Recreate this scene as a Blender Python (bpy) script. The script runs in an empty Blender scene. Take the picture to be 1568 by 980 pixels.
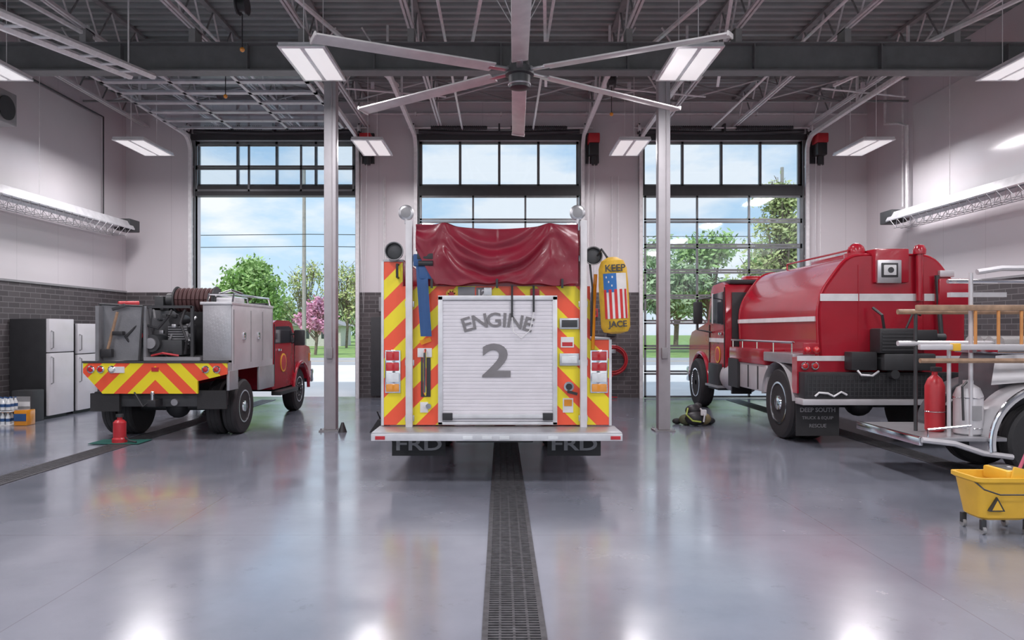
import bpy, bmesh, math, random
from mathutils import Vector, Matrix, noise
random.seed(7)
sc=bpy.context.scene
sc.view_settings.view_transform='Standard'
R=math.radians
# ------------------------------------------------------------------ materials
MATS={}
def M(name,col,rough=.5,metal=0,var=.10,scale=6,bump=0,bscale=60,emit=0,coat=0,spec=.5):
    if name in MATS: return MATS[name]
    m=bpy.data.materials.new(name); m.use_nodes=True
    nt=m.node_tree; b=nt.nodes['Principled BSDF']
    tc=nt.nodes.new('ShaderNodeTexCoord'); n=nt.nodes.new('ShaderNodeTexNoise')
    n.inputs['Scale'].default_value=scale; n.inputs['Detail'].default_value=4
    nt.links.new(tc.outputs['Object'],n.inputs['Vector'])
    r=nt.nodes.new('ShaderNodeValToRGB')
    a=[max(0,c*(1-var)) for c in col]; z=[min(1,c*(1+var)) for c in col]
    r.color_ramp.elements[0].position=.3; r.color_ramp.elements[1].position=.7
    r.color_ramp.elements[0].color=(*a,1); r.color_ramp.elements[1].color=(*z,1)
    nt.links.new(n.outputs['Fac'],r.inputs['Fac']); nt.links.new(r.outputs['Color'],b.inputs['Base Color'])
    b.inputs['Roughness'].default_value=rough; b.inputs['Metallic'].default_value=metal
    b.inputs['Coat Weight'].default_value=coat; b.inputs['Coat Roughness'].default_value=.08
    b.inputs['Specular IOR Level'].default_value=spec
    if emit:
        nt.links.new(r.outputs['Color'],b.inputs['Emission Color']); b.inputs['Emission Strength'].default_value=emit
    if bump:
        n2=nt.nodes.new('ShaderNodeTexNoise'); n2.inputs['Scale'].default_value=bscale
        nt.links.new(tc.outputs['Object'],n2.inputs['Vector'])
        bp=nt.nodes.new('ShaderNodeBump'); bp.inputs['Strength'].default_value=bump; bp.inputs['Distance'].default_value=.02
        nt.links.new(n2.outputs['Fac'],bp.inputs['Height']); nt.links.new(bp.outputs['Normal'],b.inputs['Normal'])
    MATS[name]=m; return m
def mth(nt,op,a,b=None,c=None):
    n=nt.nodes.new('ShaderNodeMath'); n.operation=op
    for i,v in enumerate((a,b,c)):
        if v is None: continue
        if isinstance(v,(int,float)): n.inputs[i].default_value=v
        else: nt.links.new(v,n.inputs[i])
    return n.outputs[0]
def mixc(nt,f,a,b):
    n=nt.nodes.new('ShaderNodeMix'); n.data_type='RGBA'
    if isinstance(f,(int,float)): n.inputs[0].default_value=f
    else: nt.links.new(f,n.inputs[0])
    for k,v in ((6,a),(7,b)):
        if isinstance(v,tuple): n.inputs[k].default_value=(*v,1)
        else: nt.links.new(v,n.inputs[k])
    return n.outputs[2]
def chevron(name,cx,period,phase=0):
    m=bpy.data.materials.new(name); m.use_nodes=True; nt=m.node_tree; b=nt.nodes['Principled BSDF']
    tc=nt.nodes.new('ShaderNodeTexCoord'); s=nt.nodes.new('ShaderNodeSeparateXYZ'); nt.links.new(tc.outputs['Object'],s.inputs[0])
    ax=mth(nt,'ABSOLUTE',mth(nt,'SUBTRACT',s.outputs['X'],cx))
    v=mth(nt,'FRACT',mth(nt,'ADD',mth(nt,'DIVIDE',mth(nt,'ADD',ax,s.outputs['Z']),period),10+phase))
    f=mth(nt,'GREATER_THAN',v,.5)
    nt.links.new(mixc(nt,f,(.90,.11,.05),(.90,.75,.03)),b.inputs['Base Color'])
    b.inputs['Roughness'].default_value=.3
    return m
def glassmat(name,col=(.95,.98,1),g=.05):
    m=bpy.data.materials.new(name); m.use_nodes=True; nt=m.node_tree
    nt.nodes.remove(nt.nodes['Principled BSDF']); o=nt.nodes['Material Output']
    t=nt.nodes.new('ShaderNodeBsdfTransparent'); t.inputs[0].default_value=(*col,1)
    gl=nt.nodes.new('ShaderNodeBsdfGlossy'); gl.inputs['Roughness'].default_value=.05
    mx=nt.nodes.new('ShaderNodeMixShader'); mx.inputs[0].default_value=g
    nt.links.new(t.outputs[0],mx.inputs[1]); nt.links.new(gl.outputs[0],mx.inputs[2]); nt.links.new(mx.outputs[0],o.inputs[0])
    return m
# ------------------------------------------------------------------ mesh builder
def basis(d):
    d=d.normalized(); u=d.orthogonal().normalized()
    if abs(d.z)<.99:
        u=d.cross(Vector((0,0,1))).normalized()
    return u,d.cross(u).normalized()
class MB:
    def __init__(s): s.v=[];s.f=[];s.m=[];s.mats=[];s.T=None
    def mi(s,mat):
        if mat not in s.mats: s.mats.append(mat)
        return s.mats.index(mat)
    def raw(s,vs,fs,mat):
        o=len(s.v)
        for p in vs:
            p=Vector(p); s.v.append(s.T@p if s.T else p)
        i=s.mi(mat)
        for f in fs: s.f.append([o+k for k in f]); s.m.append(i)
    def box(s,x0,x1,y0,y1,z0,z1,mat,bev=0):
        s.obox(((x0+x1)/2,(y0+y1)/2,(z0+z1)/2),(abs(x1-x0),abs(y1-y0),abs(z1-z0)),mat,None,bev)
    def obox(s,c,sz,mat,rot=None,bev=0):
        bm=bmesh.new(); bmesh.ops.create_cube(bm,size=1)
        for v in bm.verts: v.co=Vector((v.co.x*sz[0],v.co.y*sz[1],v.co.z*sz[2]))
        if bev: bmesh.ops.bevel(bm,geom=list(bm.edges),offset=bev,segments=2,affect='EDGES',profile=.6)
        s.addbm(bm,mat,Matrix.Translation(c)@(rot.to_4x4() if rot else Matrix()))
    def addbm(s,bm,mat,mx=None):
        bm.verts.index_update()
        s.raw([(mx@v.co if mx else v.co) for v in bm.verts],[[v.index for v in f.verts] for f in bm.faces],mat); bm.free()
    def cyl(s,p0,p1,r,mat,seg=16,r2=None):
        s.lathe([(r,0),(r if r2 is None else r2,(Vector(p1)-Vector(p0)).length)],p0,Vector(p1)-Vector(p0),mat,seg)
    def lathe(s,prof,c,axis,mat,seg=24,cap=True):
        c=Vector(c); a=Vector(axis).normalized(); u,w=basis(a); vs=[];fs=[]
        for r,h in prof:
            for k in range(seg):
                t=2*math.pi*k/seg; vs.append(c+a*h+(u*math.cos(t)+w*math.sin(t))*r)
        for i in range(len(prof)-1):
            for k in range(seg):
                k2=(k+1)%seg; fs.append([i*seg+k,i*seg+k2,(i+1)*seg+k2,(i+1)*seg+k])
        if cap:
            fs.append(list(range(seg))[::-1]); fs.append([(len(prof)-1)*seg+k for k in range(seg)])
        s.raw(vs,fs,mat)
    def tube(s,pts,r,mat,seg=8,flat=None):
        pts=[Vector(p) for p in pts]; vs=[];fs=[];n=len(pts)
        u=None
        for i,p in enumerate(pts):
            t=(pts[min(i+1,n-1)]-pts[max(i-1,0)]).normalized()
            if u is None: u,w=basis(t)
            else:
                u=(u-t*u.dot(t)).normalized(); w=t.cross(u)
            for k in range(seg):
                a=2*math.pi*k/seg; vs.append(p+(u*math.cos(a)+w*math.sin(a)*(flat or 1))*r)
        for i in range(n-1):
            for k in range(seg):
                k2=(k+1)%seg; fs.append([i*seg+k,i*seg+k2,(i+1)*seg+k2,(i+1)*seg+k])
        fs.append(list(range(seg))[::-1]); fs.append([(n-1)*seg+k for k in range(seg)])
        s.raw(vs,fs,mat)
    def sph(s,c,r,mat,sc_=(1,1,1),seg=16):
        bm=bmesh.new(); bmesh.ops.create_uvsphere(bm,u_segments=seg,v_segments=max(6,seg//2),radius=r)
        s.addbm(bm,mat,Matrix.Translation(c)@Matrix.Diagonal((*sc_,1)))
    def prism(s,poly,axis,a,b,mat,mat_cap=None):
        def P(p,t): return {'x':(t,p[0],p[1]),'y':(p[0],t,p[1]),'z':(p[0],p[1],t)}[axis]
        n=len(poly); vs=[P(p,a) for p in poly]+[P(p,b) for p in poly]
        fs=[[k,(k+1)%n,n+(k+1)%n,n+k] for k in range(n)]
        caps=[list(range(n))[::-1],list(range(n,2*n))]
        if mat_cap: s.raw(vs,fs,mat); s.raw(vs,caps,mat_cap)
        else: s.raw(vs,fs+caps,mat)
    def grid(s,fn,nu,nv,mat):
        vs=[fn(i/nu,j/nv) for j in range(nv+1) for i in range(nu+1)]
        fs=[[j*(nu+1)+i,j*(nu+1)+i+1,(j+1)*(nu+1)+i+1,(j+1)*(nu+1)+i] for j in range(nv) for i in range(nu)]
        s.raw(vs,fs,mat)
    def torus(s,c,axis,R_,r,mat,seg=24,a0=0,a1=2*math.pi):
        u,w=basis(Vector(axis)); c=Vector(c)
        s.tube([c+(u*math.cos(a0+(a1-a0)*k/seg)+w*math.sin(a0+(a1-a0)*k/seg))*R_ for k in range(seg+1)],r,mat)
    def text(s,txt,c,size,mat,rot=None,ext=.002,bold=0,wscale=1):
        cu=bpy.data.curves.new('t','FONT'); cu.body=txt; cu.size=size; cu.align_x='CENTER'; cu.align_y='CENTER'; cu.extrude=ext; cu.offset=bold; cu.resolution_u=4
        o=bpy.data.objects.new('t',cu); sc.collection.objects.link(o)
        me=bpy.data.meshes.new_from_object(o.evaluated_get(bpy.context.evaluated_depsgraph_get()))
        mx=Matrix.Translation(c)@(rot or Matrix.Rotation(R(90),4,'X'))@Matrix.Scale(wscale,4,(1,0,0))
        s.raw([mx@v.co for v in me.vertices],[list(p.vertices) for p in me.polygons],mat)
        bpy.data.objects.remove(o); bpy.data.curves.remove(cu); bpy.data.meshes.remove(me)
    def wheel(s,c,rad,wid,side,tyre,rim,dual=False,hubcol=None):
        c=Vector(c); ax=Vector((side,0,0))
        def ty(cc):
            w=wid/2
            s.lathe([(rad*.58,-w*.9),(rad*.8,-w),(rad*.93,-w*.95),(rad,-w*.7),(rad,-w*.35),(rad*.985,-w*.3),(rad,-w*.25),(rad,w*.25),(rad*.985,w*.3),(rad,w*.35),(rad,w*.7),(rad*.93,w*.95),(rad*.8,w),(rad*.58,w*.9)],cc,ax,tyre,40)
        ty(c)
        if dual: ty(c-ax*(wid*1.1))
        w=wid/2
        s.lathe([(rad*.60,w*.80),(rad*.60,w*.98),(rad*.55,w*.98),(rad*.52,w*.3),(rad*.34,w*.1 if dual else w*.6),(rad*.28,w*.15 if dual else w*.65),(rad*.24,w*.6 if dual else w*.75),(rad*.2,w*1.05 if dual else w*.85),(rad*.1,w*1.1 if dual else w*.9)],c,ax,rim,32)
        for k in range(10):
            t=2*math.pi*k/10; q=c+ax*(w*(.15 if dual else .62))+Vector((0,math.cos(t),math.sin(t)))*rad*.3
            s.cyl(q,q+ax*.035,.014,rim,6)
            q=c+ax*(w*(.22 if dual else .55))+Vector((0,math.cos(t),math.sin(t)))*rad*.43
            s.cyl(q,q+ax*.012,rad*.045,tyre,10)
    def done(s,name,parent=None,sharp=32):
        me=bpy.data.meshes.new(name); me.from_pydata([tuple(v) for v in s.v],[],s.f)
        for m in s.mats: me.materials.append(m)
        me.polygons.foreach_set('material_index',s.m)
        bm=bmesh.new(); bm.from_mesh(me); bmesh.ops.recalc_face_normals(bm,faces=list(bm.faces)); bm.to_mesh(me); bm.free()
        me.polygons.foreach_set('use_smooth',[True]*len(me.polygons))
        me.set_sharp_from_angle(angle=R(sharp)); me.update()
        o=bpy.data.objects.new(name,me); sc.collection.objects.link(o)
        if parent: o.parent=parent
        return o
# ------------------------------------------------------------------ palette
white=M('painted_white',(.70,.69,.71),.4)
steel=M('brushed_steel',(.58,.58,.60),.32,.85,bump=.02)
alu=M('aluminium',(.72,.72,.74),.38,.5)
chrome=M('chrome',(.8,.8,.82),.1,1,var=.02)
galv=M('galvanised_track',(.84,.84,.85),.4,.1,var=.08,scale=14)
dark=M('dark_steel',(.06,.062,.066),.5,.3)
black=M('black_plastic',(.028,.028,.031),.45)
rubber=M('tyre_rubber',(.03,.03,.032),.7,bump=.15)
red=M('fire_red_paint',(.39,.010,.026),.24,0,var=.05,coat=.5)
red2=M('red_parts',(.50,.03,.04),.35)
redl=M('red_lens',(.55,.01,.015),.15,coat=1)
amber=M('amber_lens',(.8,.3,.02),.15,coat=1)
clear=M('clear_lens',(.75,.78,.8),.1,coat=1)
beamg=M('beam_grey_paint',(.15,.155,.16),.5,var=.1)
joistg=M('joist_grey_paint',(.25,.255,.255),.55)
joistl=M('joist_light_paint',(.66,.66,.67),.5)
deckg=M('deck_grey',(.31,.335,.33),.5,var=.12,scale=2)
cole=M('column_paint',(.40,.39,.41),.45,var=.05)
winfr=M('door_frame_metal',(.20,.21,.22),.4,.3)
doorfr=M('door_section_light_frame',(.56,.56,.58),.4,.2)
blacktrim=M('black_trim',(.045,.047,.052),.5)
yellow=M('yellow_plastic',(.85,.50,.05),.4,var=.06)
wood=M('varnished_wood',(.34,.22,.14),.45,var=.25,scale=12)
rungw=M('orange_rungs',(.62,.28,.09),.45,var=.15)
vinyl=M('red_vinyl',(.225,.010,.028),.36,var=.10,scale=4,bump=.04,bscale=30,coat=.12)
blue=M('blue_webbing',(.03,.09,.24),.6)
paper=M('label_white',(.75,.75,.76),.5)
grey=M('mid_grey',(.30,.30,.31),.5)
greytxt=M('grey_lettering',(.22,.21,.22),.5)
glass=glassmat('window_glass')
tint=M('tinted_glass',(.03,.035,.045),.05,coat=1)
def diamond():
    m=M('diamond_plate',(.46,.46,.48),.34,.6,var=.06); nt=m.node_tree; b=nt.nodes['Principled BSDF']
    tc=nt.nodes.new('ShaderNodeTexCoord'); mp=nt.nodes.new('ShaderNodeMapping'); mp.inputs['Rotation'].default_value=(R(45),R(45),R(45)); mp.inputs['Scale'].default_value=(28,28,28)
    c=nt.nodes.new('ShaderNodeTexChecker'); c.inputs['Scale'].default_value=1
    nt.links.new(tc.outputs['Object'],mp.inputs[0]); nt.links.new(mp.outputs[0],c.inputs['Vector'])
    bp=nt.nodes.new('ShaderNodeBump'); bp.inputs['Strength'].default_value=.5; bp.inputs['Distance'].default_value=.004
    nt.links.new(c.outputs['Fac'],bp.inputs['Height']); nt.links.new(bp.outputs[0],b.inputs['Normal']); return m
dplate=diamond()
# ------------------------------------------------------------------ room
XL,XR,YB,YF,ZC=-8.82,8.6,16.9,-6.0,7.0
def wallmat():
    m=bpy.data.materials.new('painted_wall_over_brick'); m.use_nodes=True; nt=m.node_tree; b=nt.nodes['Principled BSDF']
    g=nt.nodes.new('ShaderNodeNewGeometry'); s=nt.nodes.new('ShaderNodeSeparateXYZ'); nt.links.new(g.outputs['Position'],s.inputs[0])
    h=mth(nt,'ADD',s.outputs['X'],s.outputs['Y'])
    cb=nt.nodes.new('ShaderNodeCombineXYZ'); nt.links.new(h,cb.inputs[0]); nt.links.new(s.outputs['Z'],cb.inputs[1])
    br=nt.nodes.new('ShaderNodeTexBrick'); nt.links.new(cb.outputs[0],br.inputs['Vector'])
    br.inputs['Color1'].default_value=(.072,.064,.068,1); br.inputs['Color2'].default_value=(.11,.097,.102,1); br.inputs['Mortar'].default_value=(.18,.17,.175,1)
    br.inputs['Scale'].default_value=1; br.inputs['Brick Width'].default_value=.30; br.inputs['Row Height'].default_value=.10; br.inputs['Mortar Size'].default_value=.008
    n=nt.nodes.new('ShaderNodeTexNoise'); n.inputs['Scale'].default_value=.8; nt.links.new(g.outputs['Position'],n.inputs['Vector'])
    w=mixc(nt,n.outputs['Fac'],(.67,.64,.665),(.74,.71,.735))
    seam=mth(nt,'LESS_THAN',mth(nt,'ABSOLUTE',mth(nt,'SUBTRACT',mth(nt,'FRACT',mth(nt,'DIVIDE',h,1.22)),.5)),.004)
    w2=mixc(nt,mth(nt,'MULTIPLY',seam,.4),w,(.35,.33,.35))
    f=mth(nt,'LESS_THAN',s.outputs['Z'],2.48)
    nt.links.new(mixc(nt,f,w2,br.outputs['Color']),b.inputs['Base Color'])
    nt.links.new(mth(nt,'ADD',mth(nt,'MULTIPLY',f,.3),.28),b.inputs['Roughness'])
    bp=nt.nodes.new('ShaderNodeBump'); bp.inputs['Strength'].default_value=.4; bp.inputs['Distance'].default_value=.01; bp.invert=True
    nt.links.new(mth(nt,'MULTIPLY',br.outputs['Fac'],f),bp.inputs['Height']); nt.links.new(bp.outputs[0],b.inputs['Normal'])
    return m
wm=wallmat()
def floormat():
    m=bpy.data.materials.new('polished_grey_epoxy_floor'); m.use_nodes=True; nt=m.node_tree; b=nt.nodes['Principled BSDF']
    g=nt.nodes.new('ShaderNodeNewGeometry'); s=nt.nodes.new('ShaderNodeSeparateXYZ'); nt.links.new(g.outputs['Position'],s.inputs[0])
    def nz(sc_,det,ro=.5):
        n=nt.nodes.new('ShaderNodeTexNoise'); n.inputs['Scale'].default_value=sc_; n.inputs['Detail'].default_value=det; n.inputs['Roughness'].default_value=ro; nt.links.new(g.outputs['Position'],n.inputs['Vector']); return n
    n=nz(.6,8,.6); n2=nz(1.1,9); n3=nz(5,3); n4=nz(3.2,12,.75)
    r=nt.nodes.new('ShaderNodeValToRGB'); r.color_ramp.elements[0].position=.35; r.color_ramp.elements[1].position=.65
    r.color_ramp.elements[0].color=(.20,.22,.27,1); r.color_ramp.elements[1].color=(.28,.295,.355,1); nt.links.new(n.outputs['Fac'],r.inputs[0])
    def line(ax,p,wd): return mth(nt,'LESS_THAN',mth(nt,'ABSOLUTE',mth(nt,'SUBTRACT',s.outputs[ax],p)),wd)
    j=line('Y',5.6,.005)
    for ax,p in (('Y',10.4),('Y',14.2),('Y',.9),('X',-2.65),('X',2.65)): j=mth(nt,'MAXIMUM',j,line(ax,p,.004))
    sf=nt.nodes.new('ShaderNodeMapRange'); sf.inputs[1].default_value=.60; sf.inputs[2].default_value=.72; nt.links.new(n4.outputs['Fac'],sf.inputs[0])
    scf=mixc(nt,mth(nt,'MULTIPLY',sf.outputs[0],.55),r.outputs[0],(.12,.13,.155))
    nt.links.new(mixc(nt,mth(nt,'MULTIPLY',j,.45),scf,(.12,.12,.14)),b.inputs['Base Color'])
    rr=nt.nodes.new('ShaderNodeMapRange'); rr.inputs[1].default_value=.35; rr.inputs[2].default_value=.66; rr.inputs[3].default_value=.12; rr.inputs[4].default_value=.28
    nt.links.new(n2.outputs['Fac'],rr.inputs[0]); nt.links.new(rr.outputs[0],b.inputs['Roughness'])
    b.inputs['Specular IOR Level'].default_value=1.0
    b.inputs['Coat Weight'].default_value=.6; b.inputs['Coat Roughness'].default_value=.15
    bp=nt.nodes.new('ShaderNodeBump'); bp.inputs['Strength'].default_value=.06; bp.inputs['Distance'].default_value=.01
    nt.links.new(n3.outputs['Fac'],bp.inputs['Height']); nt.links.new(bp.outputs[0],b.inputs['Normal'])
    return m
b=MB(); b.box(XL-.2,XR+.2,YF-.2,YB+.3,-.05,0,floormat()); b.done('floor')
b=MB(); b.box(XL-.2,XL,YF-.2,YB+.3,0,ZC,wm); b.done('wall_left')
b=MB(); b.box(XR,XR+.2,YF-.2,YB+.3,0,ZC,wm); b.done('wall_right')
DO=[(-7.18,-3.42),(-1.92,1.84),(3.34,7.08)]   # door openings
ZT=6.05; ZD=4.75
def endwall(name,y0,y1):
    b=MB(); xs=[XL]+[v for d in DO for v in d]+[XR]
    for i in range(0,len(xs),2): b.box(xs[i],xs[i+1],y0,y1,0,ZC,wm)
    for d in DO: b.box(d[0],d[1],y0,y1,ZT,ZC,wm)
    b.done(name)
endwall('wall_back',YB,YB+.28); endwall('wall_front',YF-.28,YF)
b=MB(); prof=[]; y=YF-.2
while y<YB+.3:
    prof+= [(y,ZC),(y+.10,ZC),(y+.13,ZC+.075),(y+.20,ZC+.075)]; y+=.23
n=len(prof); vs=[(XL-.2,p[0],p[1]) for p in prof]+[(XR+.2,p[0],p[1]) for p in prof]
b.raw(vs,[[k,k+1,n+k+1,n+k] for k in range(n-1)],deckg)
b.box(XL-.2,XR+.2,YF-.3,YB+.4,ZC+.12,ZC+.2,deckg); b.done('ceiling')
for nm,x0,x1 in (('baseboard_left',XL,XL+.02),('baseboard_right',XR-.02,XR)):
    b=MB(); b.box(x0,x1,YF,YB,0,.12,blacktrim); b.done(nm)
b=MB(); b.box(XL,XL+.025,YF,YB,2.47,2.51,grey); b.done('trim_1')
b=MB(); b.box(XR-.025,XR,YF,YB,2.47,2.51,grey); b.done('trim_2')
XA,XB_=XL+.03,XR-.03
for i,x in enumerate([-8.3+1.72*k for k in range(10)]):
    if abs(x)<.15 or abs(x-.3)<.02: x=.38
    b=MB(); y0,y1=YF+.03,YB-.03
    b.box(x-.05,x+.05,y0,y1,ZC-.06,ZC-.005,joistg)
    b.box(x-.05,x-.012,y0,y1,6.34,6.39,joistl); b.box(x+.012,x+.05,y0,y1,6.34,6.39,joistl)
    y=y0+.1; k=0
    while y+.4<y1:
        za,zb=(6.37,6.95) if k%2==0 else (6.95,6.37)
        b.cyl((x,y,za),(x,y+.4,zb),.016,joistl if k%2 else joistg,6); y+=.4; k+=1
    b.box(x-.05,x+.05,11.3,11.56,6.13,6.36,joistg)
    b.done('steel_joist')
b=MB()
for y in (2,5,8,10,13.1,15.1):
    b.box(XA,XB_,y,y+.04,6.395,6.435,joistg); b.box(XA,XB_,y,y+.04,6.86,6.90,joistg)
for y in (10,13.1,15.1):
    for k in range(9):
        x=-8.3+1.72*k; b.cyl((x,y+.06,6.42),(x+1.72,y+.06,6.88),.017,joistl,6); b.cyl((x,y+.08,6.88),(x+1.72,y+.08,6.42),.017,joistg,6)
b.done('joist_bridging')
yc=11.43
for y in (yc,2.92):
    b=MB()
    b.box(XA,XB_,y-.012,y+.012,5.70,6.12,beamg); b.box(XA,XB_,y-.13,y+.13,5.68,5.705,beamg); b.box(XA,XB_,y-.13,y+.13,6.11,6.13,beamg)
    for k in range(9):
        x=-8.0+k*2; b.box(x-.008,x+.008,y-.12,y+.12,5.70,6.12,beamg)
    b.done('steel_girder')
for x in (-2.70,2.58):
    b=MB(); b.box(x-.095,x+.095,yc-.095,yc+.095,.02,5.68,cole,.015); b.box(x-.16,x+.16,yc-.16,yc+.16,0,.02,grey)
    b.box(x-.15,x+.15,yc-.13,yc+.13,5.62,5.68,cole)
    for dx in (-.13,.13):
        for dy in (-.13,.13): b.cyl((x+dx,yc+dy,.02),(x+dx,yc+dy,.05),.015,steel,6)
    b.box(x-.05,x+.05,yc-.135,yc-.095,1.15,1.32,grey,.005)
    b.cyl((x+.03,yc-.115,1.32),(x+.03,yc-.115,5.6),.010,cole,8)
    b.done('steel_column')
# ---------------- sectional doors, transoms, tracks
def sash(b,x0,x1,z0,z1,y,cols,mat,fr=.05,th=.05,rows=1):
    b.box(x0,x1,y,y+th,z0,z0+fr,mat); b.box(x0,x1,y,y+th,z1-fr,z1,mat)
    for k in range(cols+1):
        x=x0+(x1-x0-fr)*k/cols; b.box(x,x+fr,y,y+th,z0,z1,mat)
    for k in range(1,rows):
        z=z0+(z1-z0)*k/rows; b.box(x0,x1,y,y+th,z-fr/2,z+fr/2,mat)
    b.box(x0+.01,x1-.01,y+th*.45,y+th*.55,z0+.01,z1-.01,glass)
for i,(x0,x1) in enumerate(DO):
    b=MB(); sash(b,x0,x1,4.98,ZT,YB+.08,4,winfr,.06,.07); b.done('window_%d'%(i+1))
    b=MB(); b.box(x0-.10,x0,YB-.03,YB+.1,0,ZT+.1,winfr); b.box(x1,x1+.10,YB-.03,YB+.1,0,ZT+.1,winfr)
    b.box(x0,x1,YB-.05,YB+.2,ZD,4.98,blacktrim); b.box(x0-.1,x1+.1,YB-.06,YB,ZT,ZT+.14,blacktrim)
    b.done('trim_%d'%(i+3))
    for j,xx in enumerate((x0-.07,x1+.07)):
        b=MB()
        pts=[(xx,YB-.12,0),(xx,YB-.12,5.75)]+[(xx,YB-.12-.35*(1-math.cos(R(a))),5.75+.35*math.sin(R(a))) for a in range(15,91,15)]+[(xx,12.3,6.16)]
        b.tube(pts,.055,galv,4)
        b.box(xx-.03,xx+.03,12.3,16.5,6.09,6.13,galv)
        sgn=-1 if j==0 else 1
        for yy in (12.6,14.4): 
            b.box(xx-.02,xx+.02,yy,yy+.04,6.16,6.95,galv)
            b.cyl((xx,yy,6.18),(xx+sgn*.45,yy,6.9),.016,galv,6)
        for zz in [.5+.7*q for q in range(8)]: b.box(xx-.03,xx+.03,YB-.12,YB,zz,zz+.05,galv)
        b.done('door_track')
    b=MB(); b.cyl((x0-.25,YB-.18,6.30),(x1+.3,YB-.18,6.30),.016,galv,8)
    for xa,xb in ((x0+.3,x0+1.6),(x1-1.6,x1-.3)):
        b.cyl((xa,YB-.18,6.30),(xb,YB-.18,6.30),.04,blacktrim,10)
        q=xa
        while q<xb: b.torus((q,YB-.18,6.30),(1,0,0),.045,.01,blacktrim,8); q+=.05
    for q in (x0-.12,x1+.12): b.lathe([(.09,-.03),(.07,0),(.09,.03)],(q,YB-.18,6.30),(1,0,0),galv,16)
    for q in (x0-.12,(x0+x1)/2,x1+.12): b.box(q-.02,q+.02,YB-.2,YB-.0,6.2,6.4,blacktrim)
    b.tube([(x0+(x1-x0)*t/10,YB-.1,6.24-.04*math.sin(math.pi*t/10)) for t in range(11)],.05,blacktrim,8)
    b.done('torsion_spring_shaft')
    b=MB(); xm=x1+.30
    b.box(xm-.11,xm+.11,YB-.42,YB-.1,5.62,5.90,black,.02); b.box(xm-.13,xm+.13,YB-.45,YB-.12,5.90,6.12,red2,.03)
    b.cyl((xm+.03,YB-.25,5.42),(xm+.03,YB-.25,5.62),.07,dark,16); b.box(xm-.15,xm+.15,YB-.1,YB-.002,5.5,6.2,dark)
    b.tube([(xm-.1,YB-.3,5.6),(xm-.12,YB-.3,3.6),(xm-.05,YB-.32,2.0),(xm+.0,YB-.3,3.6),(xm+.02,YB-.3,5.6)],.008,galv,5)
    b.done('door_opener_motor')
    if i>0:
        b=MB(); n=8
        for k in range(n):
            z0=ZD*k/n+.01; z1=ZD*(k+1)/n-.005; sash(b,x0+.02,x1-.02,z0,z1,YB-.06,3,winfr,.045,.045)
        b.done('door_%d'%(i+1))
    else:
        b=MB()
        sash(b,x0+.02,x1-.02,4.85,5.40,YB-.06,3,winfr,.045,.045); sash(b,x0+.02,x1-.02,5.41,5.95,YB-.06,3,winfr,.045,.045)
        for k in range(6):
            y0=16.4-.595*(k+1)
            b.T=Matrix.Translation((0,y0,6.06))@Matrix.Rotation(R(-90),4,'X')
            sash(b,x0+.02,x1-.02,-.585,0,0,3,doorfr,.06,.045)
        b.T=None; b.done('door_1')
# ---------------- trench drains
gr=M('grate_iron',(.11,.11,.118),.5,.5,var=.3,scale=20)
pit_shade=M('drain_pit_shade',(.008,.008,.009),.8)  # flat black strip paints the darkness below the grate; no trench is cut
for cx,w in ((.07,.30),(-5.3,.28),(5.3,.28)):
    b=MB(); y0,y1=YF+1,16.4
    b.box(cx-w/2,cx+w/2,y0,y1,.0005,.002,pit_shade)
    b.box(cx-w/2-.02,cx-w/2+.012,y0,y1,.001,.009,gr); b.box(cx+w/2-.012,cx+w/2+.02,y0,y1,.001,.009,gr)
    for k in (-1,0,1): b.box(cx+k*w*.25-.007,cx+k*w*.25+.007,y0,y1,.002,.007,gr)
    y=1.5; st=.034
    while y<y1-.1:
        b.box(cx-w/2,cx+w/2,y,y+st*.55,.002,.008,gr); y+=st
    b.done('trench_drain_grate')
# ---------------- ceiling light fixtures
lens=M('led_lens',(.9,.89,.9),.4,emit=.55,var=.02)
for yy in (14.0,9.6,5.2,.8,-3.6):
    for xx in (-6.95,-2.5,2.5,7.05):
        x=xx; z=5.15
        b=MB(); b.box(x-.29,x+.29,yy-.62,yy+.62,z,z+.05,white,.01)
        b.box(x-.30,x+.30,yy-.63,yy+.63,z-.012,z+.012,alu,.004)
        for q in (-.145,.145):
            b.box(x+q-.115,x+q+.115,yy-.56,yy+.56,z-.020,z-.005,lens)
        b.box(x-.1,x+.1,yy-.3,yy+.3,z+.05,z+.10,white,.01)
        for q in (-.5,.5): b.cyl((x,yy+q,z+.05),(x,yy+q,6.35),.005,galv,5)
        b.box(x-.03,x+.03,yy-.03,yy+.03,6.3,6.42,white)
        root=b.done('led_ceiling_light')
        L=bpy.data.lights.new('lamp','AREA'); L.shape='RECTANGLE'; L.size=.5; L.size_y=1.1; L.energy=92; L.color=(1,.955,.985)
        o=bpy.data.objects.new('lamp',L); sc.collection.objects.link(o); o.location=(x,yy,z-.04); o.parent=root
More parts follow.
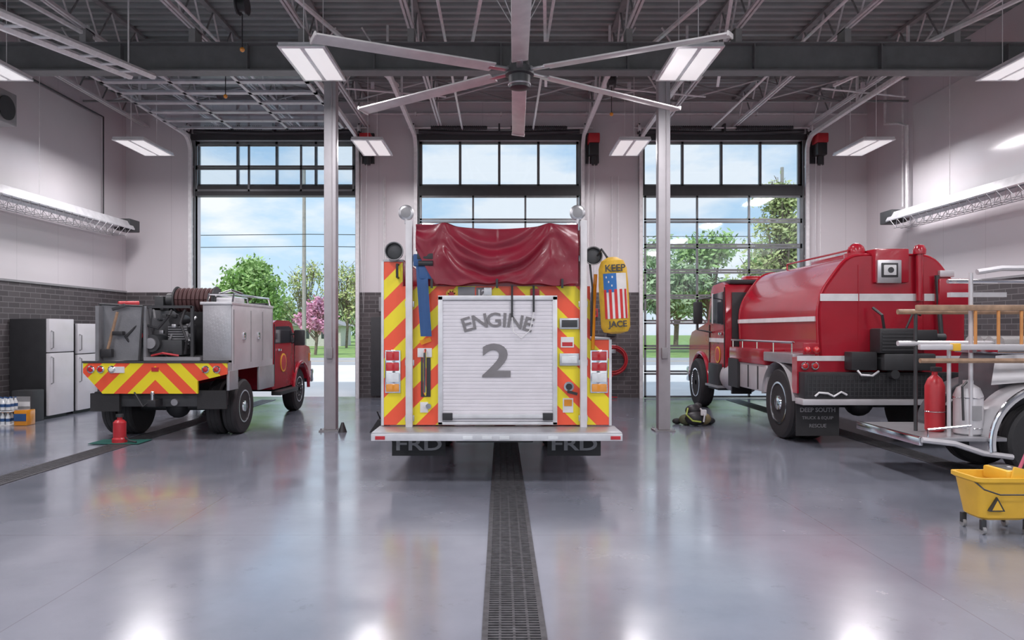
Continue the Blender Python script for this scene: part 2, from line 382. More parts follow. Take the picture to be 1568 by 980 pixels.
# ---------------- ceiling fan
b=MB(); fc=Vector((.22,8.5,4.66)); fw=M('fan_blade_aluminium',(.66,.64,.64),.4,.1)
b.cyl((fc.x,fc.y,4.8),(fc.x,fc.y,6.9),.035,fw,16)
b.lathe([(.05,-.22),(.12,-.20),(.13,-.12),(.13,-.06),(.17,-.05),(.17,.03),(.12,.05),(.10,.22),(.05,.25)],fc,(0,0,1),dark,32)
b.torus(fc+Vector((0,0,-.16)),(0,0,1),.125,.012,steel)
for k in range(6):
    a=R(89+60*k); rot=Matrix.Rotation(a,3,'Z')@Matrix.Rotation(R(2.0),3,'Y')@Matrix.Rotation(R(8),3,'X')
    d=Matrix.Rotation(a,3,'Z')@Matrix.Rotation(R(2.0),3,'Y')@Vector((1,0,0))
    b.obox(fc+d*.26,(.30,.07,.03),steel,rot,.005)
    b.obox(fc+d*1.40,(2.08,.19,.022),fw,rot,.009)
    b.obox(fc+d*2.44,(.02,.20,.05),fw,rot,.006)
for k in range(4):
    a=R(45+90*k); b.cyl((fc.x+.03*math.cos(a),fc.y+.03*math.sin(a),5.1),(fc.x+1.2*math.cos(a),fc.y+1.2*math.sin(a),6.85),.006,galv,5)
b.done('ceiling_fan')
# ---------------- radiant tube heaters
for side,x,yfar in ((1,-8.35,16.0),(-1,8.12,14.8)):
    b=MB(); z=3.9; y0=5.5
    refl=[(x-.20,z-.06),(x-.19,z-.08),(x-.10,z+.09),(x+.10,z+.09),(x+.19,z-.08),(x+.20,z-.06),(x+.11,z+.105),(x-.11,z+.105)]
    b.prism(refl,'y',y0,yfar,alu)
    for q in (-.075,.075): b.cyl((x+q,y0+.1,z),(x+q,yfar-.1,z),.045,steel,14)
    b.box(x-.16,x+.16,yfar-.15,yfar+.3,z-.10,z+.16,dark,.02)
    b.cyl((x,yfar+.2,z),(x,yfar+.45,z),.07,white,14)
    y=y0
    while y<yfar-.2:
        b.tube([(x-.20,y,z-.07),(x-.14,y+.12,z-.24),(x+.14,y+.12,z-.24),(x+.20,y,z-.07)],.005,steel,4)
        b.tube([(x-.20,y+.24,z-.07),(x-.14,y+.12,z-.24)],.005,steel,4); b.tube([(x+.20,y+.24,z-.07),(x+.14,y+.12,z-.24)],.005,steel,4); y+=.24
    for q in (-.14,0,.14): b.cyl((x+q,y0,z-.24),(x+q,yfar-.2,z-.24),.005,steel,4)
    for yy in (7,10,13):
        b.cyl((x,yy,z+.1),(x,yy,6.36),.006,galv,5)
    b.done('radiant_tube_heater')
b=MB(); x=XL
b.box(x+.002,x+.06,8.0,15.75,3.95,6.25,M('glossy_white_panel',(.74,.72,.745),.18,var=.03,scale=1),.01)
b.tube([(x+.08,8.0,6.28),(x+.08,15.8,6.28),(x+.08,15.8,3.95)],.015,blacktrim,6); b.done('wall_panel')
b=MB(); x=XR; b.box(x-.06,x-.002,8.0,14.9,4.1,6.25,MATS['glossy_white_panel'],.01); b.done('wall_panel')
b=MB(); b.tube([(8.5,15.9,6.9),(8.5,15.9,6.15),(8.45,15.3,6.0),(8.45,14.95,5.85),(8.45,14.95,3.9)],.035,galv,8); b.tube([(8.5,15.2,4.2),(8.5,15.2,6.9)],.02,galv,8); b.done('conduit_pipe')
b=MB(); b.cyl((XA,YB-.07,6.66),(XB_,YB-.07,6.66),.03,white,10)
for k in range(9): b.box(-8+k*2-.02,-8+k*2+.02,YB-.1,YB-.01,6.62,6.7,galv)
b.done('sprinkler_pipe')
b=MB(); b.box(-8.75,-8.25,11.7,12.25,5.05,5.6,grey,.02)
for k in range(8): b.box(-8.72,-8.28,11.67,11.7,5.10+k*.06,5.13+k*.06,dark)
b.cyl((-8.5,12,5.6),(-8.5,12,6.95),.02,galv,8); b.cyl((-8.24,11.97,5.3),(-8.22,11.97,5.3),.2,dark,20); b.done('unit_heater')
b=MB()
for xx in (-5.78,-5.42): b.tube([(xx,6.6,4.85),(xx,11.2,5.55)],.05,galv,6)
for t in range(9): 
    yy=6.8+t*.5; zz=4.85+(yy-6.6)*.152; b.cyl((-5.78,yy,zz),(-5.42,yy,zz),.02,galv,6)
b.cyl((-5.6,7,4.9),(-5.6,7,6.9),.012,galv,6); b.cyl((-5.6,10.8,5.5),(-5.6,10.8,6.9),.012,galv,6)
b.done('overhead_cable_tray')
b=MB()
for x in (-4.6,-.9,.75,4.9): b.cyl((x,4,6.28),(x,16.8,6.28),.024,galv,8)
for x in (-7.6,-3.0,2.2,6.2):
    for y in (12.2,13.9): b.cyl((x,y,6.27),(x+1.9,y+.5,6.27),.018,galv,6)
for y in (9.3,10.2,12.5): b.cyl((XA,y,6.31),(XB_,y,6.31),.018,galv,8)
b.done('electrical_conduit')
for xa,xb in ((-1.95,-3.0),(1.95,3.0),(-6.1,-6.9),(4.1,3.2),(6.3,7.5),(-.7,-.25),(.85,.6)):
    b=MB(); p=Vector((xa,13.6,6.22)); q=Vector((xb,9.9,6.32)); d=q-p
    b.obox((p+q)/2,(.05,d.length,.05),galv,d.to_track_quat('Y','Z').to_matrix()); b.done('strut_channel')
for x,y in ((-3.6,10.0),(2.0,13.0),(-4.6,12.0)):
    b=MB(); b.lathe([(.14,-.07),(.14,-.05),(.09,-.05),(.09,.05),(.14,.05),(.14,.07)],(x,y,6.12),(1,0,0),black,20); b.box(x-.02,x+.02,y-.05,y+.05,6.2,6.34,dark); b.cyl((x,y,6.0),(x,y,5.5),.008,black,5); b.sph((x,y,5.5),.035,amber); b.done('cord_reel')
# ================================================================== FIRE ENGINE
# image pixel coordinates, scaled to metres on the engine's rear plane: 140 pixels = 1 m
ex=lambda u:(u-767)/140.0
ez=lambda u:1.6+(505-u)/140.0
E=7.9; CX=ex(760)
chev=chevron('engine_chevrons',CX,.43,.15)
root=bpy.data.objects.new('fire_engine',None); sc.collection.objects.link(root)
b=MB()
body=[(585,652),(935,652),(935,520),(903,520),(903,438),(888,438),(888,352),(638,352),(638,438),(617,438),(617,400),(585,400)]
b.prism([(ex(x),ez(z)) for x,z in body],'y',E,12.9,red)
b.box(ex(585),ex(617),E-.004,12.9,ez(400),ez(397),dplate)
b.box(ex(903),ex(935),E-.004,12.9,ez(520),ez(517),dplate)
plate=[(586,651),(934,651),(934,521),(904,521),(904,438),(616,438),(616,401),(586,401)]
b.prism([(ex(x),ez(z)) for x,z in plate],'y',E-.012,E,chev)
b.box(ex(583),ex(587),E-.02,E+.02,ez(652),ez(400),alu); b.box(ex(933),ex(937),E-.02,E+.02,ez(652),ez(520),alu)
b.done('body',root)
b=MB(); x0,x1,z0,z1=ex(675),ex(849),ez(646),ez(458)
slat=M('roller_slat_satin',(.74,.72,.76),.4,0,var=.03)
pr=[];z=z0
while z<z1: 
    pr+=[(E-.036,z+.002),(E-.040,z+.006),(E-.040,z+.032),(E-.036,z+.036)]; z+=.04
pr=[(E-.005,z0)]+[p for p in pr if p[1]<z1]+[(E-.005,z1)]
b.prism(pr,'x',x0+.02,x1-.02,slat)
for xa,xb,za,zb in ((x0-.03,x0+.02,z0-.03,z1+.03),(x1-.02,x1+.03,z0-.03,z1+.03),(x0-.03,x1+.03,z1-.01,z1+.04),(x0-.03,x1+.03,z0-.03,z0+.0)):
    b.box(xa,xb,E-.055,E-.005,za,zb,alu,.004)
b.box(x0+.03,x1-.03,E-.075,E-.045,ez(640),ez(634),alu,.004); b.box(x0+.02,x0+.13,E-.085,E-.045,ez(643),ez(632),black,.006); b.box(x1-.13,x1-.02,E-.085,E-.045,ez(643),ez(632),black,.006)
cxm=ex(762); Ra=1.15; zc=ez(488)-Ra
for i,ch in enumerate('ENGINE'):
    a=(-.298,-.170,-.035,.066,.168,.292)[i]
    c=Vector((cxm+Ra*math.sin(a),E-.046,zc+Ra*math.cos(a)-.02))
    b.text(ch,c,.215,greytxt,Matrix.Rotation(a,4,'Y')@Matrix.Rotation(R(90),4,'X'),bold=.0035,wscale=1.12)
b.text('2',(ex(760),E-.046,ez(555)),.50,greytxt,bold=.012,wscale=1.3)
b.done('roller_door',root)
b=MB()
for u,ztop in ((627,338),(893,338)):
    b.box(ex(u)-.038,ex(u)+.038,E-.10,E-.03,ez(655),ez(ztop),white,.015)
    for zz in (645,560,470,400): b.box(ex(u)-.05,ex(u)+.05,E-.04,E-.0,ez(zz),ez(zz-9),steel,.004)
    s=-1 if u<700 else 1
    c=Vector((ex(u-5 if s<0 else u-9),E-.06,ez(326)))
    b.lathe([(.02,-.10),(.06,-.085),(.082,-.04),(.085,.0),(.07,.01),(.0,.015)],c,(0,-1,0),steel,24); b.lathe([(.0,.012),(.05,.008),(.066,.0)],c+Vector((0,-.006,0)),(0,-1,0),grey,20,cap=False)
    b.cyl(c-Vector((0,0,.12)),c-Vector((0,0,.07)),.018,steel,8)
for u,w in ((604,385),(908,392)):
    c=(ex(u),E-.05,ez(w)); b.lathe([(.06,-.25),(.08,-.12),(.10,0),(.10,.03),(.085,.035),(.08,0)],c,(0,-1,0),black,28); b.lathe([(.08,.005),(.04,.012),(.001,.015)],c,(0,-1,0),dark,24)
    b.torus((c[0],E-.085,c[2]),(0,1,0),.098,.006,grey)
b.tube([(ex(609),E-.01,ez(425)),(ex(609),E-.09,ez(425)),(ex(609),E-.09,ez(405)),(ex(609),E-.01,ez(405))],.014,black,8)
b.tube([(ex(651),E-.01,ez(605)),(ex(651),E-.09,ez(600)),(ex(651),E-.09,ez(540)),(ex(651),E-.01,ez(535))],.018,chrome,8)
b.box(ex(644),ex(659),E-.02,E-.01,ez(608),ez(548),dark,.004); b.box(ex(639),ex(661),E-.03,E-.012,ez(547),ez(533),paper,.004)
for ua,ub in ((590,612),(905,930)):
    b.box(ex(ua-1),ex(ub+1),E-.03,E-.012,ez(602),ez(536),chrome,.006)
    for za,zb,m in ((552,538,redl),(568,555,redl),(585,571,clear),(600,588,amber)):
        b.box(ex(ua+1),ex(ub-1),E-.05,E-.025,ez(za),ez(zb),m,.008)
b.box(ex(857),ex(887),E-.04,E-.01,ez(504),ez(487),steel,.006); b.box(ex(860),ex(884),E-.048,E-.03,ez(501),ez(490),dark,.005)
b.box(ex(857),ex(887),E-.04,E-.01,ez(560),ez(541),steel,.006); b.box(ex(860),ex(884),E-.048,E-.03,ez(556),ez(545),clear,.005)
b.box(ex(859),ex(879),E-.02,E-.01,ez(532),ez(516),paper); b.box(ex(861),ex(877),E-.024,E-.018,ez(530),ez(524),red2)
b.box(ex(862),ex(878),E-.02,E-.01,ez(632),ez(610),paper); b.box(ex(864),ex(876),E-.024,E-.018,ez(622),ez(612),amber)
b.cyl((ex(871),E-.05,ez(592)),(ex(871),E-.01,ez(592)),.055,chrome,20); b.cyl((ex(871),E-.07,ez(592)),(ex(871),E-.05,ez(592)),.035,black,16); b.obox((ex(876),E-.075,ez(601)),(.11,.02,.03),black,Matrix.Rotation(R(15),3,'Y'))
b.cyl((ex(656),E-.05,ez(622)),(ex(656),E-.01,ez(622)),.03,chrome,16); b.box(ex(643),ex(655),E-.02,E-.01,ez(632),ez(616),paper)
b.box(ex(741),ex(753),E-.03,E-.01,ez(452),ez(440),alu,.004); b.box(ex(812),ex(826),E-.03,E-.01,ez(455),ez(442),red2,.004)
b.box(ex(701),ex(727),E-.016,E-.01,ez(458),ez(439),grey); b.box(ex(729),ex(745),E-.014,E-.01,ez(458),ez(440),greytxt); b.text('12',(ex(737),E-.018,ez(449)),.10,paper,bold=.003)
c=Vector((ex(691),E-.016,ez(451)))
for k in range(4):
    b.obox(c,(.12,.008,.045),yellow,Matrix.Rotation(R(45*k),3,'Y'),.003)
b.cyl(c-Vector((0,.012,0)),c,.03,red2,16)
for u,l in ((784,486),(817,478)): b.box(ex(u-1.5),ex(u+1.5),E-.062,E-.052,ez(l),ez(437),black)
b.tube([(ex(784),E-.06,ez(486)),(ex(786),E-.065,ez(508)),(ex(798),E-.07,ez(518)),(ex(811),E-.065,ez(506)),(ex(817),E-.06,ez(478))],.006,paper,6)
b.box(ex(634),ex(652),E-.12,E-.02,ez(408),ez(390),blue,.01)
b.grid(lambda u,v:(ex(637+17*u+8*v),E-.10-.02*math.sin(v*3.1)-.008*math.cos(u*6.28),ez(392+123*v)),4,14,blue)
b.box(ex(640),ex(664),E-.13,E-.06,ez(398),ez(389),black,.01); b.cyl((ex(642),E-.12,ez(404)),(ex(664),E-.12,ez(404)),.03,black,12); b.box(ex(642),ex(664),E-.12,E-.05,ez(428),ez(408),blue,.015)
b.obox((ex(652),E-.05,ez(522)),(.12,.015,.05),amber,Matrix.Rotation(R(-20),3,'Y'))
b.tube([(ex(912),E-.03,ez(420)),(ex(909),E-.06,ez(470)),(ex(908),E-.03,ez(535))],.02,amber,8)
b.tube([(ex(903),E-.03,ez(400)),(ex(906),E-.10,ez(440)),(ex(905),E-.05,ez(515))],.012,black,8)
b.done('rear_fittings',root)
b=MB()
b.box(ex(580),ex(942),E-.50,E+.02,ez(660)-.01,ez(653),dplate,.008)
b.box(ex(580),ex(942),E-.515,E-.50,ez(665),ez(655),alu,.004)
for u in (586,712,740,765,835,925): b.box(ex(u),ex(u+14),E-.522,E-.513,ez(663),ez(658),red2 if u in (586,925) else clear,.002)
for ua,ub in ((600,682),(838,920)):
    b.box(ex(ua),ex(ub),E-.04,E-.025,ez(698),ez(664),rubber,.004)
    b.text('FRD',((ex(ua)+ex(ub))/2,E-.044,ez(681)),.19,grey,bold=.004,wscale=1.5)
b.box(ex(700),ex(815),E-.3,E-.0,ez(672),ez(664),dark,.01)
b.box(ex(690),ex(700),E,15.8,.62,.85,dark); b.box(ex(818),ex(828),E,15.8,.62,.85,dark)
b.cyl((CX-1.0,10.0,.52),(CX+1.0,10.0,.52),.07,dark,12); b.sph((CX,10.0,.52),.2,dark)
b.cyl((CX,10,.55),(CX,13,.65),.05,dark,10)
b.cyl((CX-1.0,14.6,.5),(CX+1.0,14.6,.5),.06,dark,12)
for s in (-1,1):
    b.wheel((CX+s*1.07,10.0,.52),.52,.28,s,rubber,chrome,True); b.wheel((CX+s*1.06,14.6,.52),.52,.3,s,rubber,chrome)
b.done('chassis',root)
b=MB()
def ttop(u): return 345+7*math.sin(math.pi*u)**2-5*math.exp(-((u-.18)/.05)**2)-4*math.exp(-((u-.82)/.05)**2)
def tarp(u,v):
    x=638+246*u
    left=max(0,(.12-u)/.12)
    top=ttop(u); bot=435-54*left+2*math.sin(u*9)+1.5*math.sin(u*31)
    z=top+(bot-top)*v
    t=(u-.5)/.33; cen=max(0,1-t*t)
    w=1/(1+math.exp((abs(t)-.95)*9))
    ph=v-.55*cen
    swag=(.030*math.sin(ph*13+.6)+.014*math.sin(ph*27+u*6))*math.exp(-((ph-.1)/.5)**2)*(.35+.65*min(1,v*3))
    ang=math.atan2((abs(u-.5)-.32)*3.0,v+.06); rr=math.hypot((abs(u-.5)-.32)*2.4,v)
    rad=.026*math.sin(ang*8+(1 if u>.5 else 2.4))*min(1,rr*2)*math.exp(-rr*.7)
    belly=.05*math.sin(min(1,v*1.1)*math.pi)*math.exp(-((u-.5)/.3)**2)
    nz=.010*noise.noise(Vector((u*8,v*4,0)))
    return (ex(x),E-.11-swag*w-rad*(1-.5*w)-belly-.03*v-nz,ez(z))
b.grid(tarp,120,50,vinyl)
b.grid(lambda u,v:(ex(638+246*u),E-.112+v*5.0,ez(ttop(u))+.04*math.sin(v*3.14)),60,12,vinyl)
for s_ in (0,1): b.grid(lambda u,v:(ex(638+246*s_),E-.11+u*1.2,ez(345+40*v)),4,4,vinyl)
for t in (.1,.5,.9): b.box(ex(638+246*t)-.012,ex(638+246*t)+.012,E-.17,E-.15,ez(442),ez(428),black)
b.done('hose_bed_tarp',root,sharp=60)
b=MB()
prof=[(13.05,.5),(13.05,2.70),(13.2,2.78),(15.7,2.78),(15.95,2.65),(16.15,1.7),(16.2,.5)]
b.prism(prof,'x',CX-1.2,CX+1.2,red); b.box(CX-1.08,CX+1.08,16.0,16.12,1.7,2.5,tint,.03)
for s in (-1,1):
    for ya in (13.4,14.75): b.box(CX+s*1.2-.01,CX+s*1.2+.01,ya,ya+.95,1.75,2.45,tint,.02); b.box(CX+s*1.2-.015,CX+s*1.2+.015,ya-.03,ya-.015,.6,2.6,black)
b.box(CX-1.2,CX+1.2,16.2,16.4,.5,.8,chrome,.03); b.box(CX-.7,CX+.7,14.5,14.8,2.78,2.92,redl,.04)
b.done('cab',root)
b=MB(); c=Vector((ex(937),E-.18,ez(452)))
b.T=Matrix.Translation(c)@Matrix.Rotation(R(-3),4,'Y')
ym=M('yellow_canvas',(.70,.42,.03),.6,var=.12,scale=15,bump=.2)
b.lathe([(.05,-.42),(.13,-.40),(.155,-.35),(.158,-.1),(.158,.1),(.150,.28),(.12,.36),(.05,.40)],(0,0,0),(0,0,1),ym,32)
wht=M('flag_white',(.75,.72,.7),.6); rd=M('flag_red',(.6,.03,.03),.6); bl=M('flag_blue',(.03,.15,.42),.6)
def patch(a0,a1,z0,z1,m,r=.1605): b.grid(lambda u,v:(r*math.sin(a0+(a1-a0)*u),-r*math.cos(a0+(a1-a0)*u),z0+(z1-z0)*v),6,2,m)
patch(-.85,.85,-.26,.22,wht)
for k in range(5): a=-.85+k*.36; patch(a,a+.19,-.26,.05,rd,.162)
patch(-.85,.05,.02,.22,bl,.162)
for p,q in ((-.5,.12),(-.25,.17),(-.3,.08),(-.65,.17)): patch(p,p+.08,q,q+.02,wht,.1635)
b.text('KEEP',(0,-.160,.27),.10,blacktrim,bold=.002); b.text('JACE',(0,-.163,-.32),.09,blacktrim,bold=.002)
b.tube([(-.05,0,.4),(-.1,.05,.5),(-.15,.15,.42)],.012,black,6); b.T=None
b.done('air_bottle_cover',root)
# ================================================================== BRUSH TRUCK (left)
root=bpy.data.objects.new('brush_fire_truck',None); sc.collection.objects.link(root)
L0,L1=-6.02,-3.95; cx=-4.98; yr=10.35
chb=chevron('truck_chevrons',cx,.40,.3)
b=MB()
b.prism([(L0,.98),(L0,1.12),(L1,1.12),(L1,.96),(L1-.12,.93),(L1-.42,.86),(L1-.42,.68),(L0+.28,.68)],'y',yr,yr+.04,chb)
b.box(L0,L1,yr+.04,12.4,1.0,1.12,grey); b.box(L0-.01,L1+.01,yr-.01,yr+.05,1.12,1.15,dark)
for x in (L0+.12,L0+.26,L0+.42,L1-.3,L1-.14):
    b.lathe([(.055,0),(.055,.02),(.04,.03)],(x,yr,1.03),(0,-1,0),chrome,20); b.lathe([(.043,.02),(.03,.04),(.001,.045)],(x,yr,1.03),(0,-1,0),redl if x!=L0+.42 else clear,20)
b.box(cx-.62,cx-.44,yr-.02,yr,.98,1.07,paper) ; b.box(cx-.05,cx+.05,yr-.012,yr,1.00,1.06,red2)
cabm=M('grey_hammered_metal',(.24,.245,.26),.45,.3,var=.1,bump=.1)
b.box(L0+.12,L0+.17,yr+.1,12.4,1.15,1.95,cabm); b.box(L0+.17,L0+.78,yr+.35,yr+.4,1.15,1.95,cabm)
b.prism([(L0+.12,1.15),(L0+.70,1.15),(L0+.76,1.95),(L0+.12,1.98)],'y',yr+.22,yr+.25,cabm)
for p0,p1 in (((L0+.12,1.15),(L0+.12,1.98)),((L0+.12,1.98),(L0+.76,1.95)),((L0+.70,1.15),(L0+.76,1.95))): b.tube([(p0[0],yr+.21,p0[1]),(p1[0],yr+.21,p1[1])],.014,dark,6)
b.box(L0+.76,L0+.80,yr+.22,12.4,1.15,1.95,cabm); b.box(L0+.12,L0+.80,yr+.4,12.4,1.9,1.95,dplate)
b.cyl((L0+.24,yr+.16,1.2),(L0+.42,yr+.14,1.86),.02,wood,8); b.obox((L0+.44,yr+.14,1.93),(.20,.025,.05),dark,Matrix.Rotation(R(-18),3,'Y'),.008); b.box(L0+.18,L0+.34,yr+.12,yr+.2,1.2,1.32,black,.01); b.box(L0+.35,L0+.5,yr+.12,yr+.21,1.52,1.58,black,.01)
b.cyl((L0+.35,yr+.3,1.99),(L0+.55,yr+.5,2.0),.035,red2,12)
b.box(L1-.42,L1-.002,yr+.18,12.4,1.15,1.97,dplate,.006)
sil=M('satin_silver_panel',(.62,.61,.63),.35,.3,var=.05)
b.box(L1-.004,L1+.012,yr+.2,12.4,1.0,1.99,sil,.004); b.box(L1-.45,L1+.02,yr+.15,12.42,1.97,2.01,alu,.005)
for y in (yr+.22,yr+.95,11.85,12.36): b.box(L1+.01,L1+.02,y,y+.025,1.1,1.9,grey)
for y in (yr+.6,11.6): b.box(L1+.01,L1+.035,y,y+.10,1.45,1.56,chrome,.008)
b.box(L1-.02,L1+.02,11.7,12.45,.62,1.0,dplate,.004); b.box(L1-.02,L1+.02,yr+.05,10.75,.72,1.0,dplate,.004)
for xx in (L1-.4,L1-.03): b.tube([(xx,yr+.3,2.0),(xx,yr+.35,2.13),(xx,12.3,2.13),(xx,12.4,2.0)],.016,chrome,8)
b.tube([(L1-.4,yr+.35,2.13),(L1-.03,yr+.35,2.13)],.014,chrome,8); b.box(L1-.35,L1-.1,yr+.5,yr+1.0,2.01,2.09,alu,.01)
for xx in (L0+.2,cx,L1-.1): b.box(xx-.02,xx+.02,12.42,12.46,1.1,2.05,dark)
b.box(L0+.2,L1-.1,12.42,12.46,2.02,2.06,dark)
b.done('utility_body',root)
b=MB(); px=cx-.05
b.box(L0+.8,L1-.45,yr+.15,12.3,1.15,1.2,dplate)
b.box(L0+.85,L1-.5,11.5,12.3,1.2,1.9,black,.03)
b.box(px-.30,px+.28,yr+.35,yr+.85,1.22,1.45,dark,.02); b.cyl((px-.15,yr+.28,1.40),(px-.15,yr+.6,1.40),.13,dark,24); b.cyl((px-.15,yr+.25,1.40),(px-.15,yr+.29,1.40),.08,steel,20)
b.box(px+.02,px+.32,yr+.45,yr+.8,1.4,1.68,black,.03)
for k in range(7): b.box(px+.03,px+.31,yr+.44,yr+.46,1.42+k*.036,1.436+k*.036,grey)
b.cyl((px+.15,yr+.4,1.74),(px+.15,yr+.75,1.74),.09,black,20); b.cyl((px-.35,yr+.5,1.2),(px-.35,yr+.5,1.85),.035,steel,12)
b.cyl((px-.42,yr+.4,1.62),(px-.42,yr+.3,1.62),.06,chrome,16); b.cyl((px-.27,yr+.4,1.72),(px-.27,yr+.3,1.72),.05,paper,16)
b.tube([(px-.4,yr+.3,1.3),(px-.48,yr+.2,1.5),(px-.3,yr+.25,1.7),(px-.05,yr+.3,1.62),(px+.1,yr+.3,1.8)],.022,black,8)
b.tube([(px+.35,yr+.3,1.25),(px+.42,yr+.2,1.45),(px+.3,yr+.25,1.7),(px+.35,yr+.3,1.9)],.02,black,8)
b.tube([(px-.1,yr+.2,1.22),(px+.1,yr+.12,1.26),(px+.3,yr+.2,1.22)],.015,red2,8)
b.torus((px-.32,yr+.25,1.52),(0,1,0),.06,.01,red2,16); b.box(px-.45,px-.2,yr+.4,yr+.6,1.2,1.35,steel,.02)
rr=random.Random(3)
for k in range(30):
    x=px-.45+rr.random()*.85; z=1.25+rr.random()*.6; y=yr+.28+rr.random()*.2
    if k%2: b.cyl((x,y,z),(x+rr.uniform(-.1,.1),y+.1,z+rr.uniform(-.1,.15)),.018,rr.choice([steel,dark,black,grey]),8)
    else: b.box(x-.03,x+.03,y,y+.06,z-.02,z+.03,rr.choice([steel,dark,grey,black]),.006)
for xx in (px-.52,px+.47): b.box(xx-.02,xx+.02,yr+.25,yr+.29,1.15,1.95,dark)
b.box(px-.52,px+.47,yr+.25,yr+.29,1.92,1.96,dark)
b.done('pump_unit',root)
b=MB()
rc=(px+.34,yr+.75,2.06)
for q in (-.30,.30): b.lathe([(.20,-.012),(.21,0),(.20,.012)],(rc[0]+q,rc[1],rc[2]),(1,0,0),dark,32); b.box(rc[0]+q-.02,rc[0]+q+.02,rc[1]-.05,rc[1]+.05,1.9,2.08,dark)
b.cyl((rc[0]-.42,rc[1],rc[2]),(rc[0]+.4,rc[1],rc[2]),.03,steel,12)
hose=M('hose_red_brown',(.08,.035,.035),.6)
for k in range(9):
    for rr_ in (.11,.155): b.torus((rc[0]-.26+k*.065,rc[1],rc[2]),(1,0,0),rr_,.033,hose if rr_>.15 else black,20)
b.cyl((rc[0]-.45,rc[1],rc[2]+.0),(rc[0]-.34,rc[1],rc[2]+.0),.10,dark,16); b.box(rc[0]-.62,rc[0]-.48,rc[1]-.1,rc[1]+.1,1.9,2.12,dark,.02)
b.tube([(rc[0]+.36,rc[1]-.2,2.12),(rc[0]+.6,rc[1]-.2,2.2),(rc[0]+.7,rc[1],2.15)],.02,chrome,8)
b.done('hose_reel',root)
b=MB()
for xx in (cx-.4,cx+.4): b.box(xx-.04,xx+.04,yr+.1,15.0,.6,.78,dark)
b.box(L0+.1,L1-.1,yr+.1,yr+.35,.48,.70,dark,.02); b.box(L0+.08,L0+.5,yr+.04,yr+.1,.42,.68,rubber); b.box(L1-.46,L1-.04,yr+.08,yr+.12,.45,.72,rubber)
b.box(cx-.06,cx+.06,yr-.12,yr+.3,.50,.60,black,.01); b.cyl((cx,yr-.08,.6),(cx,yr-.08,.68),.03,chrome,12); b.sph((cx,yr-.08,.7),.03,chrome)
b.cyl((cx+.25,yr+.05,.55),(cx+.25,yr+.4,.55),.05,steel,12)
b.tube([(cx-.3,yr,.7),(cx-.15,yr-.05,.5),(cx,yr-.02,.62)],.012,black,6)
b.cyl((cx-.8,11.1,.42),(cx+.8,11.1,.42),.06,dark,12); b.sph((cx,11.1,.42),.18,dark); b.cyl((cx-.8,14.35,.42),(cx+.8,14.35,.42),.05,dark,12)
for s in (-1,1):
    b.wheel((cx+s*.90,11.15,.42),.42,.22,s,rubber,chrome,True); b.wheel((cx+s*.84,14.35,.42),.42,.24,s,rubber,chrome)
b.done('chassis',root)
b=MB()
fw_=.98
side=[(12.5,.62),(12.5,1.42),(12.6,1.72),(12.8,1.77),(13.55,1.77),(13.75,1.72),(14.08,1.36),(15.0,1.25),(15.12,1.1),(15.15,.62),(14.92,.60)]
side+=[(14.35+.52*math.cos(R(a)),.42+.52*math.sin(R(a))) for a in range(20,161,14)]+[(13.82,.55),(12.6,.55)]
b.prism(side,'x',cx-fw_,cx+fw_,red)
for s in (-1,1):
    xs=cx+s*(fw_+.002)
    b.prism([(12.72,1.36),(12.74,1.66),(13.5,1.67),(13.66,1.64),(13.92,1.36)],'x',xs-.006,xs+.006,tint)
    b.box(xs-.008,xs+.008,12.66,12.68,.65,1.7,black); b.box(xs-.008,xs+.008,13.9,13.915,.65,1.34,black)
    b.box(xs,xs+s*.03,12.85,13.0,1.22,1.26,chrome,.006)
    b.tube([(cx+s*fw_,13.75,1.36),(cx+s*(fw_+.12),13.78,1.38)],.02,black,8); b.tube([(cx+s*fw_,13.75,1.52),(cx+s*(fw_+.12),13.78,1.52)],.02,black,8)
    b.box(cx+s*(fw_+.04),cx+s*(fw_+.24),13.72,13.82,1.30,1.60,black,.03)
    pts=[(cx+s*(fw_+.01),14.35+.54*math.cos(R(a)),.42+.54*math.sin(R(a))) for a in range(0,181,12)]; b.tube(pts,.035,red,8)
    b.box(cx+s*fw_-.03,cx+s*fw_+s*.14,12.6,13.7,.45,.52,black,.01)
    b.cyl((xs,13.2,1.0),(xs+s*.008,13.2,1.0),.17,yellow,24); b.cyl((xs,13.2,1.0),(xs+s*.012,13.2,1.0),.14,red2,24)
    b.box(cx+s*.6-.15,cx+s*.6+.15,15.05,15.16,.95,1.12,clear,.02)
    b.box(xs-.01,xs+s*.008,14.95,15.1,.95,1.12,amber,.01)
b.box(cx-1,cx+1,15.1,15.3,.5,.78,chrome,.04); b.box(cx-.4,cx+.4,15.1,15.17,.85,1.12,dark,.02)
b.box(cx-.85,cx+.85,12.49,12.51,1.36,1.66,tint,.01)
b.box(cx-.6,cx+.6,13.0,13.25,1.77,1.86,redl,.03)
b.done('cab',root)
